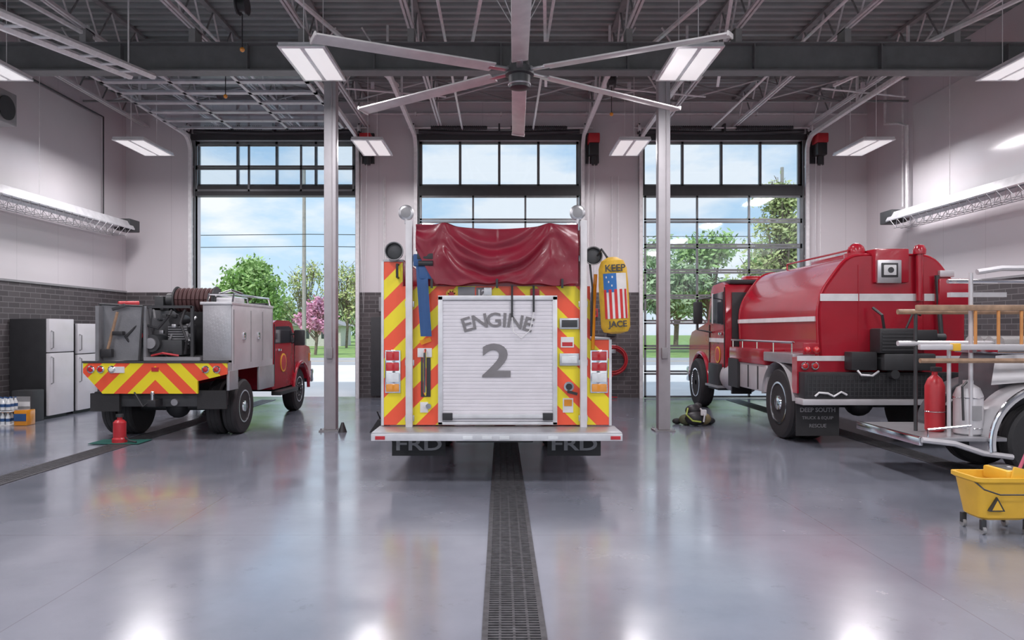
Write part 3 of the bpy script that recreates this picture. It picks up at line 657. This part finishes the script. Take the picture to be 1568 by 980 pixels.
# ================================================================== TANKER (right)
root=bpy.data.objects.new('tanker_fire_truck',None); sc.collection.objects.link(root)
A0,A1=4.10,6.50; yr=9.95; TF=13.3
b=MB()
def rounded(poly,rad,closed=True,n=6):
    out=[]; N=len(poly)
    for i,p in enumerate(poly):
        r=rad[i]
        if not r: out.append(p); continue
        P=Vector(p); A=Vector(poly[i-1]); C=Vector(poly[(i+1)%N])
        a=P+(A-P).normalized()*r; c=P+(C-P).normalized()*r
        for k in range(n+1):
            t=k/n; q=a*(1-t)**2+P*2*t*(1-t)+c*t*t; out.append((q.x,q.y))
    return out
tk=rounded([(4.42,1.22),(4.39,2.06),(4.82,2.64),(6.00,2.64),(6.43,2.06),(6.42,1.22)],[0,.28,.20,.20,.28,0])
b.prism(tk,'y',yr+.04,TF,red)
ins=[(5.41+(p[0]-5.41)*.975,1.93+(p[1]-1.93)*.975) for p in tk]; b.prism(ins,'y',yr,yr+.05,red)
for yy in (yr+.05,TF-.05): b.tube([(p[0],yy,p[1]) for p in tk],.020,red,8)
b.box(4.42,6.40,yr-.008,yr,2.0,2.10,paper); b.box(4.385,4.405,yr+.1,TF,1.72,1.79,paper); b.box(4.1,6.5,yr-.01,yr,1.17,1.24,paper)
b.prism([(4.10,1.22),(4.42,1.24),(6.42,1.24),(6.5,1.22),(6.5,.72),(4.1,.72)],'y',yr,10.12,red)
b.box(4.1,4.45,11.2,12.9,1.05,1.30,red,.02); b.box(4.12,4.45,11.15,12.4,.62,1.05,sil,.02); b.box(4.1,4.42,10.1,12.9,1.12,1.26,dplate,.01)
b.box(4.08,4.12,12.4,12.9,.6,1.1,black)
for y in (11.5,11.95): b.box(4.105,4.125,y,y+.02,.65,1.02,dark)
b.tube([(4.15,10.2,1.42),(4.15,12.9,1.42)],.02,chrome,8)
for y in (10.25,10.95,11.65,12.35,12.85): b.cyl((4.15,y,1.26),(4.15,y,1.42),.012,chrome,6)
b.grid(lambda u,v:(4.08+.62*v,10.66+.60*math.cos(R(8+164*u)),.52+.60*math.sin(R(8+164*u))),24,2,sil)
b.lathe([(.11,0),(.12,.06),(.10,.12),(.05,.16),(.001,.17)],(5.04,yr+.25,2.66),(0,0,1),red,24)
b.cyl((5.04,yr+.25,2.6),(5.04,yr+.25,2.68),.16,red,24)
b.box(5.15,5.62,yr-.06,yr+.35,2.25,2.72,red,.02); b.box(5.17,5.50,yr-.09,yr-.05,2.24,2.56,steel,.01); b.box(5.22,5.45,yr-.10,yr-.08,2.32,2.52,dark,.01); b.box(5.25,5.42,yr-.11,yr-.09,2.35,2.49,paper,.01); b.cyl((5.34,yr-.12,2.42),(5.34,yr-.10,2.42),.04,dark,12)
b.cyl((5.76,yr-.06,2.0),(5.76,yr-.06,2.66),.045,red,16); b.lathe([(.08,0),(.085,.06),(.06,.12),(.001,.14)],(5.76,yr-.06,2.64),(0,0,1),red,20)
b.box(5.0,5.9,yr+.5,11.6,2.62,2.70,red,.02); b.cyl((5.45,11,2.68),(5.45,11,2.76),.3,steel,24)
b.tube([(4.9,yr+.2,2.62),(4.9,yr+.2,2.72),(4.9,12.3,2.72),(4.9,12.3,2.62)],.015,red,8)
b.box(6.0,6.42,yr-.12,yr+.2,1.9,2.30,red,.02); b.box(6.05,6.25,yr-.05,yr+.15,2.33,2.42,sil,.01); b.sph((6.02,yr+.05,2.38),.05,redl)
b.tube([(6.0,yr-.06,2.35),(6.05,yr-.08,1.5)],.03,dark,8)
for x in (4.95,5.85): b.box(x-.006,x+.006,yr-.010,yr+.01,1.26,2.5,red)
b.done('water_tank',root)
b=MB()
b.box(4.75,5.1,yr-.22,yr,1.05,1.30,black,.02); b.box(5.1,5.6,yr-.28,yr,1.28,1.62,black,.03); b.box(5.15,5.85,yr-.30,yr,1.05,1.28,dark,.03)
b.box(5.55,5.9,yr-.25,yr,1.4,1.6,black,.02); b.cyl((5.9,yr-.15,1.5),(6.05,yr-.15,1.5),.05,dark,12)
for k in range(6): b.box(5.13,5.57,yr-.29,yr-.27,1.32+k*.045,1.34+k*.045,dark)
b.tube([(5.2,yr-.2,1.62),(5.15,yr-.24,1.8),(5.1,yr-.1,1.9)],.02,black,8); b.tube([(5.5,yr-.2,1.62),(5.6,yr-.2,1.85),(5.75,yr-.1,1.8)],.015,black,8)
b.tube([(4.82,yr-.24,1.05),(4.85,yr-.28,.99),(5.0,yr-.28,.98),(5.1,yr-.25,1.04)],.015,alu,8)
b.cyl((5.3,yr-.30,1.0),(5.3,yr-.18,1.0),.06,dark,16)
b.box(A0+.02,A1-.25,yr-.20,yr,.66,1.02,black,.01)
for k in range(36): b.box(A0+.06+k*.057,A0+.075+k*.057,yr-.205,yr-.195,.69,.99,dark)
for k in range(6): b.box(A0+.05,A1-.28,yr-.206,yr-.2,.70+k*.055,.71+k*.055,dark)
b.box(A0-.02,A1-.22,yr-.24,yr+.02,.58,.66,sil,.01)
b.tube([(4.25,yr-.23,.70),(4.3,yr-.24,.75),(4.42,yr-.24,.74),(4.5,yr-.24,.70),(4.6,yr-.24,.76),(4.68,yr-.23,.72)],.014,paper,8)
for x in (4.20,4.34): b.lathe([(.055,0),(.055,.02),(.045,.03)],(x,yr-.012,1.10),(0,-1,0),chrome,20); b.lathe([(.045,.02),(.03,.04),(.001,.045)],(x,yr-.012,1.10),(0,-1,0),redl,20)
b.box(4.18,4.40,yr-.02,yr,1.26,1.42,red,.01)
for x in (4.24,4.36): b.sph((x,yr-.02,1.32),.05,redl)
b.done('rear_pump_and_bumper',root)
b=MB()
for xx in (5.3-.42,5.3+.42): b.box(xx-.04,xx+.04,yr+.02,15.9,.70,.95,dark)
b.cyl((4.4,10.66,.52),(6.2,10.66,.52),.07,dark,12); b.sph((5.3,10.66,.52),.2,dark); b.cyl((4.4,15.1,.5),(6.2,15.1,.5),.06,dark,12)
for s in (-1,1):
    xo=4.24 if s<0 else 6.36
    b.wheel((xo,10.66,.52),.52,.27,s,rubber,chrome,True); b.wheel((xo+.02*s,15.1,.50),.50,.28,s,rubber,chrome)
    b.box(*( (4.12,4.72) if s<0 else (5.88,6.48)),yr+.08,yr+.10,.12,.60,rubber)
b.text('DEEP SOUTH',(4.42,yr+.075,.48),.085,grey,bold=.002); b.text('TRUCK & EQUIP',(4.42,yr+.075,.37),.06,grey); b.text('RESCUE',(4.42,yr+.075,.26),.07,grey)
b.cyl((4.42,13.0,.72),(4.42,13.6,.72),.28,sil,28); b.box(4.15,4.5,12.9,12.96,.45,1.0,black); b.box(4.12,4.5,13.65,14.3,.45,.95,black,.02); b.box(4.08,4.3,13.55,14.35,.5,.54,dplate)
b.done('chassis',root)
b=MB()
cy=5.3
side=[(13.4,.8),(13.4,2.28),(13.48,2.45),(13.65,2.50),(14.25,2.47),(14.35,2.38),(14.6,1.75),(15.8,1.55),(16.0,1.38),(16.05,.62),(15.72,.6)]
side+=[(15.1+.60*math.cos(R(a)),.5+.60*math.sin(R(a))) for a in range(12,169,14)]+[(14.45,.6),(14.4,.8)]
b.prism(side,'x',cy-1.1,cy+1.1,red)
for s in (-1,1):
    xs=cy+s*1.105
    b.prism([(13.55,1.7),(13.55,2.32),(14.2,2.30),(14.42,1.75)],'x',xs-.008,xs+.008,tint)
    b.box(xs-.01,xs+.01,13.47,13.49,.85,2.4,black); b.box(xs-.01,xs+.01,14.44,14.46,.85,1.7,black)
    b.box(xs-.012,xs+.012,13.49,14.44,1.36,1.44,paper); b.box(xs-.014,xs+.014,14.2,14.26,1.72,2.32,paper)
    b.box(xs,xs+s*.04,13.6,13.75,1.5,1.55,chrome,.008)
    b.tube([(xs,14.3,2.25),(xs+s*.25,14.4,2.2),(xs+s*.25,14.4,1.6),(xs,14.3,1.55)],.018,black,8); b.box(xs+s*.16,xs+s*.34,14.36,14.44,1.72,2.16,black,.03)
    b.cyl((xs,13.9,1.12),(xs+s*.008,13.9,1.12),.16,yellow,24); b.cyl((xs,13.9,1.12),(xs+s*.012,13.9,1.12),.13,red2,24)
    b.tube([(xs,15.1+.62*math.cos(R(a)),.5+.62*math.sin(R(a))) for a in range(0,181,12)],.04,red,8)
    b.lathe([(.12,0),(.12,.04),(.09,.06)],(cy+s*.8,16.05,1.2),(0,1,0),clear,20)
b.box(cy-1.0,cy+1.0,13.37,13.40,1.0,2.3,black,.01); b.box(cy-1.02,cy+1.02,13.42,14.3,2.46,2.54,black,.03); b.box(cy-.6,cy+.6,13.8,14.1,2.52,2.64,redl,.04)
b.box(cy-1.1,cy+1.1,16.1,16.3,.45,.78,chrome,.04); b.box(cy-.45,cy+.45,16.0,16.1,.85,1.5,chrome,.02)
b.done('cab',root)
# ================================================================== ANTIQUE ENGINE (far right)
root=bpy.data.objects.new('antique_ladder_truck',None); sc.collection.objects.link(root)
b=MB(); yf=7.45; yw=yf+1.30
b.box(4.35,5.25,yf,yw,.44,.48,dplate,.008); b.box(4.33,4.37,yf-.01,yw+.01,.40,.49,chrome,.006)
b.tube([(4.36,yf-.005,.46),(4.7,yf-.005,.42),(5.0,yf-.005,.32),(5.3,yf-.005,.28)],.03,sil,8)
for yy in (yf+.35,yf+.95): b.box(4.5,8.2,yy,yy+.06,.34,.44,dark)
pw=M('pale_silver_enamel',(.56,.56,.58),.22,coat=.6,var=.04)
dgr=M('dark_grey_enamel',(.10,.10,.11),.3,coat=.4)
b.prism([(5.42,.50),(5.38,.9),(5.38,1.25),(5.44,1.38),(8.2,1.38),(8.2,.50)],'y',yf+.32,yw-.3,dgr)
b.box(5.36,7.0,yf+.3,yw-.28,1.34,1.40,chrome,.01)
# sloping side apron above the near fender
b.grid(lambda u,v:(5.15+1.9*u+.2*v*(1-u),yf+.10+.22*v,1.02+.30*v+.10*math.sin(u*1.5)),8,4,pw)
for yy0,yy1,mm in ((yf-.02,yf+.32,pw),(yw-.3,yw+.02,dgr)):
    for wx in (5.72,7.75):
        prof=[(wx+.66*math.cos(R(a)),.42+.62*math.sin(R(a))) for a in range(-8,189,7)]
        inner=[(wx+.60*math.cos(R(a)),.42+.56*math.sin(R(a))) for a in range(188,-9,-7)]
        b.prism(prof+inner,'y',yy0,yy1,mm); b.tube([(p[0],yy0,p[1]) for p in prof],.022,chrome if mm is pw else dgr,8)
    b.box(6.4,7.1,yy0,yy1,.40,.44,dplate,.006)
for wx in (5.72,7.75):
    for yy,s in ((yf+.14,-1),(yw-.14,1)):
        b.T=Matrix.Translation((wx,yy,.42))@Matrix.Rotation(R(90*s),4,'Z')
        b.wheel((0,0,0),.42,.2,1,rubber,chrome)
b.T=None
for wx in (5.72,7.75): b.cyl((wx,yf+.2,.42),(wx,yw-.2,.42),.05,dark,10)
b.prism([(7.1,1.38),(7.15,1.62),(7.2,1.62),(7.3,1.3),(8.3,1.25),(8.35,.5),(7.1,.5)],'y',yf+.35,yw-.35,pw)
b.box(6.5,6.95,yf+.35,yw-.33,1.38,1.75,M('black_leather',(.03,.03,.032),.4),.05)
cl=M('folded_canvas_hose',(.42,.41,.41),.8,bump=.3)
for k in range(4): b.tube([(5.45,yf+.40+k*.17,1.45),(6.4,yf+.40+k*.17,1.45)],.08,cl,10)
b.done('body',root)
b=MB()
yl=yf+.02
b.box(4.33,7.2,yl,yl+.05,1.80,1.86,wood,.012); b.box(4.36,7.2,yl,yl+.05,1.39,1.45,sil,.012)
for x in [4.95+.24*k for k in range(10)]: b.cyl((x,yl+.025,1.42),(x,yl+.025,1.83),.016,rungw,10)
b.tube([(4.40,yl+.5,1.80),(7.2,yl+.5,1.80)],.03,wood,10); b.tube([(4.40,yl+.5,1.45),(7.2,yl+.5,1.45)],.03,sil,10)
b.tube([(4.34,yl-.03,1.28),(7.2,yl-.03,1.28)],.026,wood,10)
b.tube([(4.95,yl,2.20),(5.2,yl,2.24),(7.0,yl,2.24)],.03,sil,10); b.tube([(4.80,yl+.25,2.12),(7.0,yl+.25,2.12)],.025,chrome,10)
for x in (4.95,5.9,6.8): b.tube([(x,yl+.1,.48 if x<5 else 1.35),(x,yl+.1,2.2)],.022,sil,8); b.box(x-.02,x+.02,yl+.04,yl+.34,1.36,1.40,chrome)
b.box(4.70,4.78,yl-.01,yl+.06,1.38,1.46,yellow,.01)
b.box(4.80,5.4,yl+.2,yl+.26,1.95,2.0,alu)
b.tube([(4.72,yl+.1,.48),(4.72,yl+.1,1.42)],.02,sil,8); b.tube([(4.6,yl+.5,.48),(4.6,yl+.5,1.8)],.02,dark,8)
b.tube([(4.45,yl+.02,.48),(4.45,yl+.02,.56),(4.9,yl+.02,.60)],.012,chrome,8)
b.done('ladder_rack',root)
b=MB()
b.lathe([(.11,0),(.14,.02),(.14,.42),(.11,.50),(.05,.54),(.05,.58)],(5.0,yf+.24,.48),(0,0,1),sil,28); b.torus((5.0,yf+.24,.56),(0,0,1),.142,.006,chrome); b.torus((5.0,yf+.24,.88),(0,0,1),.142,.006,chrome); b.tube([(5.0,yf+.24,1.06),(4.86,yf+.12,1.0),(4.84,yf+.07,.65)],.012,black,8)
b.box(4.95,5.05,yf+.09,yf+.10,.65,.8,grey)
b.lathe([(.08,0),(.10,.02),(.10,.50),(.07,.58),(.03,.62),(.03,.68)],(4.80,yf+.50,.48),(0,0,1),red2,28); b.box(4.76,4.86,yf+.46,yf+.52,1.14,1.19,black,.006); b.torus((4.80,yf+.50,.7),(0,0,1),.102,.006,chrome)
b.done('pressure_cylinders',root)
# ================================================================== mop bucket
b=MB(); bc=Vector((3.94,5.74,0))
def ring(z,w,d,r=.05): 
    pts=[]
    for sx,sy,a0 in ((1,1,0),(-1,1,90),(-1,-1,180),(1,-1,270)):
        for a in (0,30,60,90): pts.append(Vector((sx*(w-r)+r*math.cos(R(a0+a)),sy*(d-r)+r*math.sin(R(a0+a)),z)))
    return pts
layers=[ring(.11,.16,.11),ring(.13,.185,.13),ring(.40,.225,.165),ring(.42,.25,.19),ring(.45,.25,.19),ring(.45,.225,.165),ring(.16,.175,.12)]
vs=[];fs=[]
for l in layers: vs+= [bc+p for p in l]
for i in range(len(layers)-1):
    for k in range(16): fs.append([i*16+k,i*16+(k+1)%16,(i+1)*16+(k+1)%16,(i+1)*16+k])
fs.append(list(range(16))); fs.append([6*16+k for k in range(16)])
b.raw(vs,fs,yellow)
for sx in (-1,1):
    for sy in (-1,1):
        q=bc+Vector((sx*.17,sy*.12,0)); b.cyl(q+Vector((-.012,0,.032)),q+Vector((.012,0,.032)),.032,grey,16); b.box(q.x-.02,q.x+.02,q.y-.015,q.y+.015,.035,.115,dark,.004)
b.box(bc.x+.0,bc.x+.22,bc.y-.14,bc.y+.14,.40,.50,yellow,.02); b.box(bc.x+.03,bc.x+.19,bc.y-.11,bc.y+.11,.47,.505,dark,.01)
b.obox(bc+Vector((.10,-.15,.45)),(.14,.02,.14),yellow,Matrix.Rotation(R(15),3,'Y'),.008)
b.prism([(bc.x-.15,.19),(bc.x-.03,.19),(bc.x-.09,.30)],'y',bc.y-.170,bc.y-.140,dark); b.prism([(bc.x-.130,.20),(bc.x-.050,.20),(bc.x-.09,.275)],'y',bc.y-.174,bc.y-.168,yellow)
b.tube([bc+Vector((-.235,-.1,.42)),bc+Vector((-.22,-.21,.37)),bc+Vector((-.1,-.215,.33)),bc+Vector((.08,-.215,.33)),bc+Vector((.2,-.2,.38)),bc+Vector((.235,-.1,.42))],.006,dark,6)
b.cyl((4.06,5.74,.3),(4.45,5.74,1.2),.013,M('mop_handle_pink',(.55,.12,.2),.4),10); b.sph((4.06,5.74,.42),.06,paper,(1,1,1.5))
b.done('mop_bucket')
# ================================================================== refrigerators
fr=M('fridge_white',(.74,.72,.75),.25,coat=.4,var=.02)
for y0,y1,h in ((12.85,13.6,1.80),(13.72,14.4,1.72)):
    b=MB(); b.box(-8.79,-8.14,y0,y1,.04,h,black,.01); b.box(-8.14,-8.08,y0+.005,y1-.005,.06,h*.66-.008,fr,.012); b.box(-8.14,-8.08,y0+.005,y1-.005,h*.66+.008,h,fr,.012)
    for za,zb in ((h*.35,h*.62),(h*.70,h*.88)): b.tube([(-8.08,y0+.06,za),(-8.04,y0+.06,za+.02),(-8.04,y0+.06,zb-.02),(-8.08,y0+.06,zb)],.012,grey,8)
    b.box(-8.7,-8.2,y0+.05,y1-.05,0,.05,black); b.done('refrigerator')
b=MB()
for k in range(4):
    for j in range(3):
        for l in range(2):
            q=(-8.5+k*.09,12.0+j*.09,l*.24); b.lathe([(.035,.02),(.035,.15),(.015,.19),(.015,.215)],q,(0,0,1),clear,10); b.cyl((q[0],q[1],q[2]+.21),(q[0],q[1],q[2]+.228),.016,blue if l else amber,8); b.cyl((q[0],q[1],q[2]+.07),(q[0],q[1],q[2]+.12),.0365,blue,10)
b.box(-8.56,-8.16,11.94,12.26,.0,.02,paper); b.box(-8.56,-8.16,11.94,12.26,.23,.24,paper); b.done('water_bottle_pack')
b=MB(); b.box(-8.45,-8.1,12.4,12.75,0,.55,dark,.02); b.box(-8.43,-8.12,12.39,12.41,.2,.45,grey); b.box(-8.43,-8.12,12.385,12.39,.28,.36,paper); b.done('storage_box')
b=MB(); b.box(-8.12,-7.9,11.97,12.2,0,.26,amber,.02); b.box(-8.11,-7.91,11.96,11.97,.08,.2,blue); b.done('cardboard_supply_box')
b=MB(); b.box(-5.75,-5.05,10.0,10.4,.009,.016,M('green_mat',(.02,.12,.10),.6)); b.done('floor_mat')
b=MB(); b.lathe([(.10,0),(.10,.05),(.085,.07),(.085,.28),(.06,.31),(.035,.32),(.035,.36)],(-5.38,10.14,.016),(0,0,1),red2,24); b.cyl((-5.38,10.14,.37),(-5.38,10.14,.41),.05,dark,16); b.tube([(-5.34,10.14,.1),(-5.2,10.08,.04),(-5.1,10.05,.03)],.012,dark,8); b.done('bottle_jack')
b=MB()
tan=M('bunker_tan',(.25,.2,.1),.8,bump=.4); olv=M('bunker_olive',(.10,.11,.06),.8,bump=.4)
for k,(dx,dz,r_,m,sx) in enumerate(((0,.12,.14,black,1.3),(.14,.11,.12,tan,1.1),(-.13,.09,.11,olv,1.2),(.0,.24,.12,black,1.2),(.28,.06,.07,black,1.4),(-.26,.05,.06,rubber,1.4),(.1,.30,.07,dark,1.1))):
    b.sph((3.25+dx,12.0+.04*k,dz),r_,m,(sx,.9,.85))
b.tube([(3.1,11.92,.3),(3.06,11.86,.2),(3.16,11.84,.1),(3.3,11.85,.08)],.014,M('hivis_lime',(.42,.52,.10),.5),8); b.tube([(3.3,11.9,.3),(3.36,11.85,.2),(3.34,11.84,.08)],.015,paper,8); b.box(3.30,3.40,11.86,11.9,.18,.28,paper,.02)
b.done('turnout_gear_pile')
b=MB(); b.prism([(-2.05,0),(-1.75,0),(-1.80,.16),(-1.92,.2)],'y',11.2,11.5,rubber); b.tube([(-1.9,11.35,.18),(-1.95,11.3,.32),(-1.85,11.3,.3)],.012,black,6); b.done('wheel_chock')
b=MB(); b.lathe([(.07,0),(.06,.03),(.03,.12),(.02,.15)],(-2.48,11.25,0),(0,0,1),dark,16); b.done('floor_cone')
b=MB()
for k in range(7): b.torus((2.62,YB-.08-.012*k,.85+.01*k),(0,1,0),.28+.025*(k%3),.014,red2,28)
b.box(2.55,2.69,YB-.1,YB-.002,1.05,1.25,steel,.01); b.tube([(2.62,YB-.12,.55),(2.3,YB-.2,.12),(2.0,YB-.2,.05),(2.7,YB-.2,.03)],.014,red2,8); b.done('air_hose_reel')
for x,z,w,h,m in ((-2.75,2.2,.22,.34,grey),(-2.72,1.45,.16,.3,paper),(2.75,2.25,.22,.4,grey),(2.6,1.6,.2,.3,dark),(2.2,2.0,.14,.2,red2)):
    b=MB(); b.box(x-w/2,x+w/2,YB-.09,YB-.002,z-h/2,z+h/2,m,.01); b.box(x-w/4,x+w/4,YB-.10,YB-.09,z-h/4,z+h/4,dark,.005); b.cyl((x,YB-.03,z+h/2),(x,YB-.03,5.2),.012,galv,8); b.done('wall_control_box')
b=MB(); b.box(-3.05,-2.15,YB-.06,YB-.002,.05,1.9,blacktrim,.01); b.done('wall_utility_panel')
# ================================================================== outside
grass=M('lawn_grass',(.26,.40,.12),.9,var=.3,scale=1.5)
conc=M('driveway_concrete',(.82,.79,.76),.8,var=.06,scale=.6)
asph=M('road_asphalt',(.45,.45,.46),.9,var=.1,scale=1)
b=MB(); b.box(-160,160,-120,220,-.14,-.08,grass); b.done('lawn')
b=MB(); b.box(-14,14,17.2,33,-.08,-.02,conc); b.done('driveway')
b=MB(); b.box(-160,160,33.01,42,-.08,-.03,asph); b.box(-160,160,37.4,37.55,-.03,-.025,yellow); b.done('road')
b=MB(); b.box(-14,14,-30,-6.3,-.08,-.02,conc); b.done('driveway')
bark=M('tree_bark',(.22,.17,.14),.9,var=.3,scale=8)
def tree(x,y,h,rad,col,leaves,name,trunk=.2,lsz=.28,bare=False,seed=1):
    rr=random.Random(seed); b=MB(); lm=M('foliage_%s_%d'%(name,seed),col,.8,var=.35,scale=1.2)
    b.tube([(x,y,-.06),(x+.1,y,h*.25),(x,y+.1,h*.55),(x+.15,y,h*.85)],trunk,bark,8)
    cl=[]
    for k in range(26 if bare else 18):
        a=rr.uniform(0,6.28); e=rr.uniform(-.35,1)
        q=rr.uniform(.2,.8)*math.sqrt(max(.1,1-max(0,e)**2*.8))
        p=Vector((x+math.cos(a)*rad*q,y+math.sin(a)*rad*.7*q,h*.55+e*h*.38))
        cl.append(p); st=Vector((x,y,h*rr.uniform(.2,.45)))
        mid=(st+p)/2+Vector((0,0,-.05*h)); b.tube([st,mid,p],trunk*.28,bark,5)
        if bare:
            for q in range(5):
                e2=p+Vector((rr.uniform(-1,1),rr.uniform(-1,1),rr.uniform(.2,1.2)))*rad*.35; b.tube([p,e2],trunk*.1,bark,4); b.tube([mid,mid+(e2-p)*.8],trunk*.1,bark,4)
    vs=[];fs=[]
    for k in range(leaves):
        c=rr.choice(cl); d=Vector((rr.gauss(0,1),rr.gauss(0,1),rr.gauss(0,.8)))*rad*.18
        p=c+d; p.z=max(p.z,.1); s=lsz*rr.uniform(.6,1.3); u=Vector((rr.gauss(0,1),rr.gauss(0,1),rr.gauss(0,1))).normalized(); w=u.orthogonal().normalized()
        n=len(vs); vs+=[p-u*s,p-w*s*.5,p+u*s,p+w*s*.5]; fs.append([n,n+1,n+2,n+3])
    b.raw(vs,fs,lm); b.done(name)
g1=(.32,.48,.18); g2=(.48,.54,.24); pk=(.78,.38,.54); far=(.38,.50,.29)  # leaf colours lightened so that haze is painted into the foliage
tree(-21.2,60,7.6,2.9,g1,4200,'green_tree',.2,.22,seed=1)
tree(-29,90,5.5,4.5,far,2500,'green_tree',.25,.35,seed=2)
tree(-39,92,5,5,far,2500,'green_tree',.25,.35,seed=21)
tree(-21,98,5.2,5,far,2500,'green_tree',.25,.35,seed=22)
tree(-17.0,62,7.4,2.6,g2,800,'budding_tree',.12,.16,True,seed=3)
tree(-12.4,48,3.9,1.3,pk,2200,'pink_blossom_tree',.10,.14,seed=4)
tree(-14.2,66,7.6,2.6,g2,900,'budding_tree',.12,.16,True,seed=5)
tree(-11.5,60,6.6,2.4,g2,900,'budding_tree',.12,.16,True,seed=6)
tree(17.0,43,10.6,2.7,g2,3800,'budding_tree',.18,.18,True,seed=8)
tree(11.8,52,8.2,2.8,far,3600,'green_tree',.22,.24,seed=9)
tree(15.6,54,8.8,3.2,g1,4200,'green_tree',.22,.24,seed=10)
tree(23,58,9.2,3.6,g1,4200,'green_tree',.25,.26,seed=11)
tree(5.5,66,7.5,3.2,far,3600,'green_tree',.22,.28,seed=12)
tree(-1,68,7.5,3.6,far,3000,'green_tree',.22,.28,seed=13)
tree(18,74,8.5,4,far,3500,'green_tree',.25,.3,seed=14)
hs=M('house_siding',(.62,.60,.58),.8)
for xa,xb,ya,h in ((-38,-33,104,2.6),(-21.5,-16.5,74,2.0),(8,15,84,2.8)):
    b=MB(); b.box(xa,xb,ya,ya+5,-.08,h,hs); b.prism([(xa-.5,h),((xa+xb)/2,h+1.1),(xb+.5,h)],'y',ya-.5,ya+5.5,grey)
    for q in (.2,.6): b.box(xa+(xb-xa)*q,xa+(xb-xa)*(q+.15),ya-.03,ya,h*.35,h*.75,tint)
    b.done('house')
pu=M('pole_wood',(.38,.35,.33),.8)
for x in (-12.6,18.0):
    b=MB(); b.cyl((x,46,-.06),(x,46,12),.14,pu,12,.1); b.box(x-1,x+1,45.95,46.05,10.4,10.55,pu); b.done('utility_pole')
b=MB()
for z0,dy in ((6.6,0),(7.4,.4),(9.9,.7)):
    b.tube([(-60+12*k,44.3+dy,z0+.04*((k%4)-2)**2*.9) for k in range(12)],.022,dark,4)
b.done('power_line')
# ================================================================== world, sun, camera
w=bpy.data.worlds.new('sky'); sc.world=w; w.use_nodes=True; nt=w.node_tree; bg=nt.nodes['Background']
tc=nt.nodes.new('ShaderNodeTexCoord'); s=nt.nodes.new('ShaderNodeSeparateXYZ'); nt.links.new(tc.outputs['Generated'],s.inputs[0])
mp=nt.nodes.new('ShaderNodeMapping'); mp.inputs['Scale'].default_value=(2.2,2.2,6.5); nt.links.new(tc.outputs['Generated'],mp.inputs[0])
n=nt.nodes.new('ShaderNodeTexNoise'); n.inputs['Scale'].default_value=2.0; n.inputs['Detail'].default_value=7; n.inputs['Roughness'].default_value=.55; nt.links.new(mp.outputs[0],n.inputs['Vector'])
zr=nt.nodes.new('ShaderNodeMapRange'); zr.inputs[1].default_value=0; zr.inputs[2].default_value=.6; nt.links.new(s.outputs['Z'],zr.inputs[0])
skyc=mixc(nt,zr.outputs[0],(.50,.68,.82),(.28,.46,.74))
cr=nt.nodes.new('ShaderNodeMapRange'); cr.inputs[1].default_value=.42; cr.inputs[2].default_value=.58; nt.links.new(n.outputs['Fac'],cr.inputs[0])
nt.links.new(mixc(nt,cr.outputs[0],skyc,(.76,.80,.85)),bg.inputs['Color']); bg.inputs['Strength'].default_value=1.25
L=bpy.data.lights.new('sun','SUN'); L.energy=2.4; L.angle=R(3); L.color=(1,.96,.9)
o=bpy.data.objects.new('sun',L); sc.collection.objects.link(o); o.rotation_euler=(R(38),0,R(-25))
cam=bpy.data.cameras.new('camera'); co=bpy.data.objects.new('camera',cam); sc.collection.objects.link(co); sc.camera=co
co.location=(0,0,1.6); co.rotation_euler=(R(90),0,0); cam.sensor_width=36; cam.lens=25.26; cam.shift_x=.0108; cam.shift_y=.0096; cam.clip_end=500
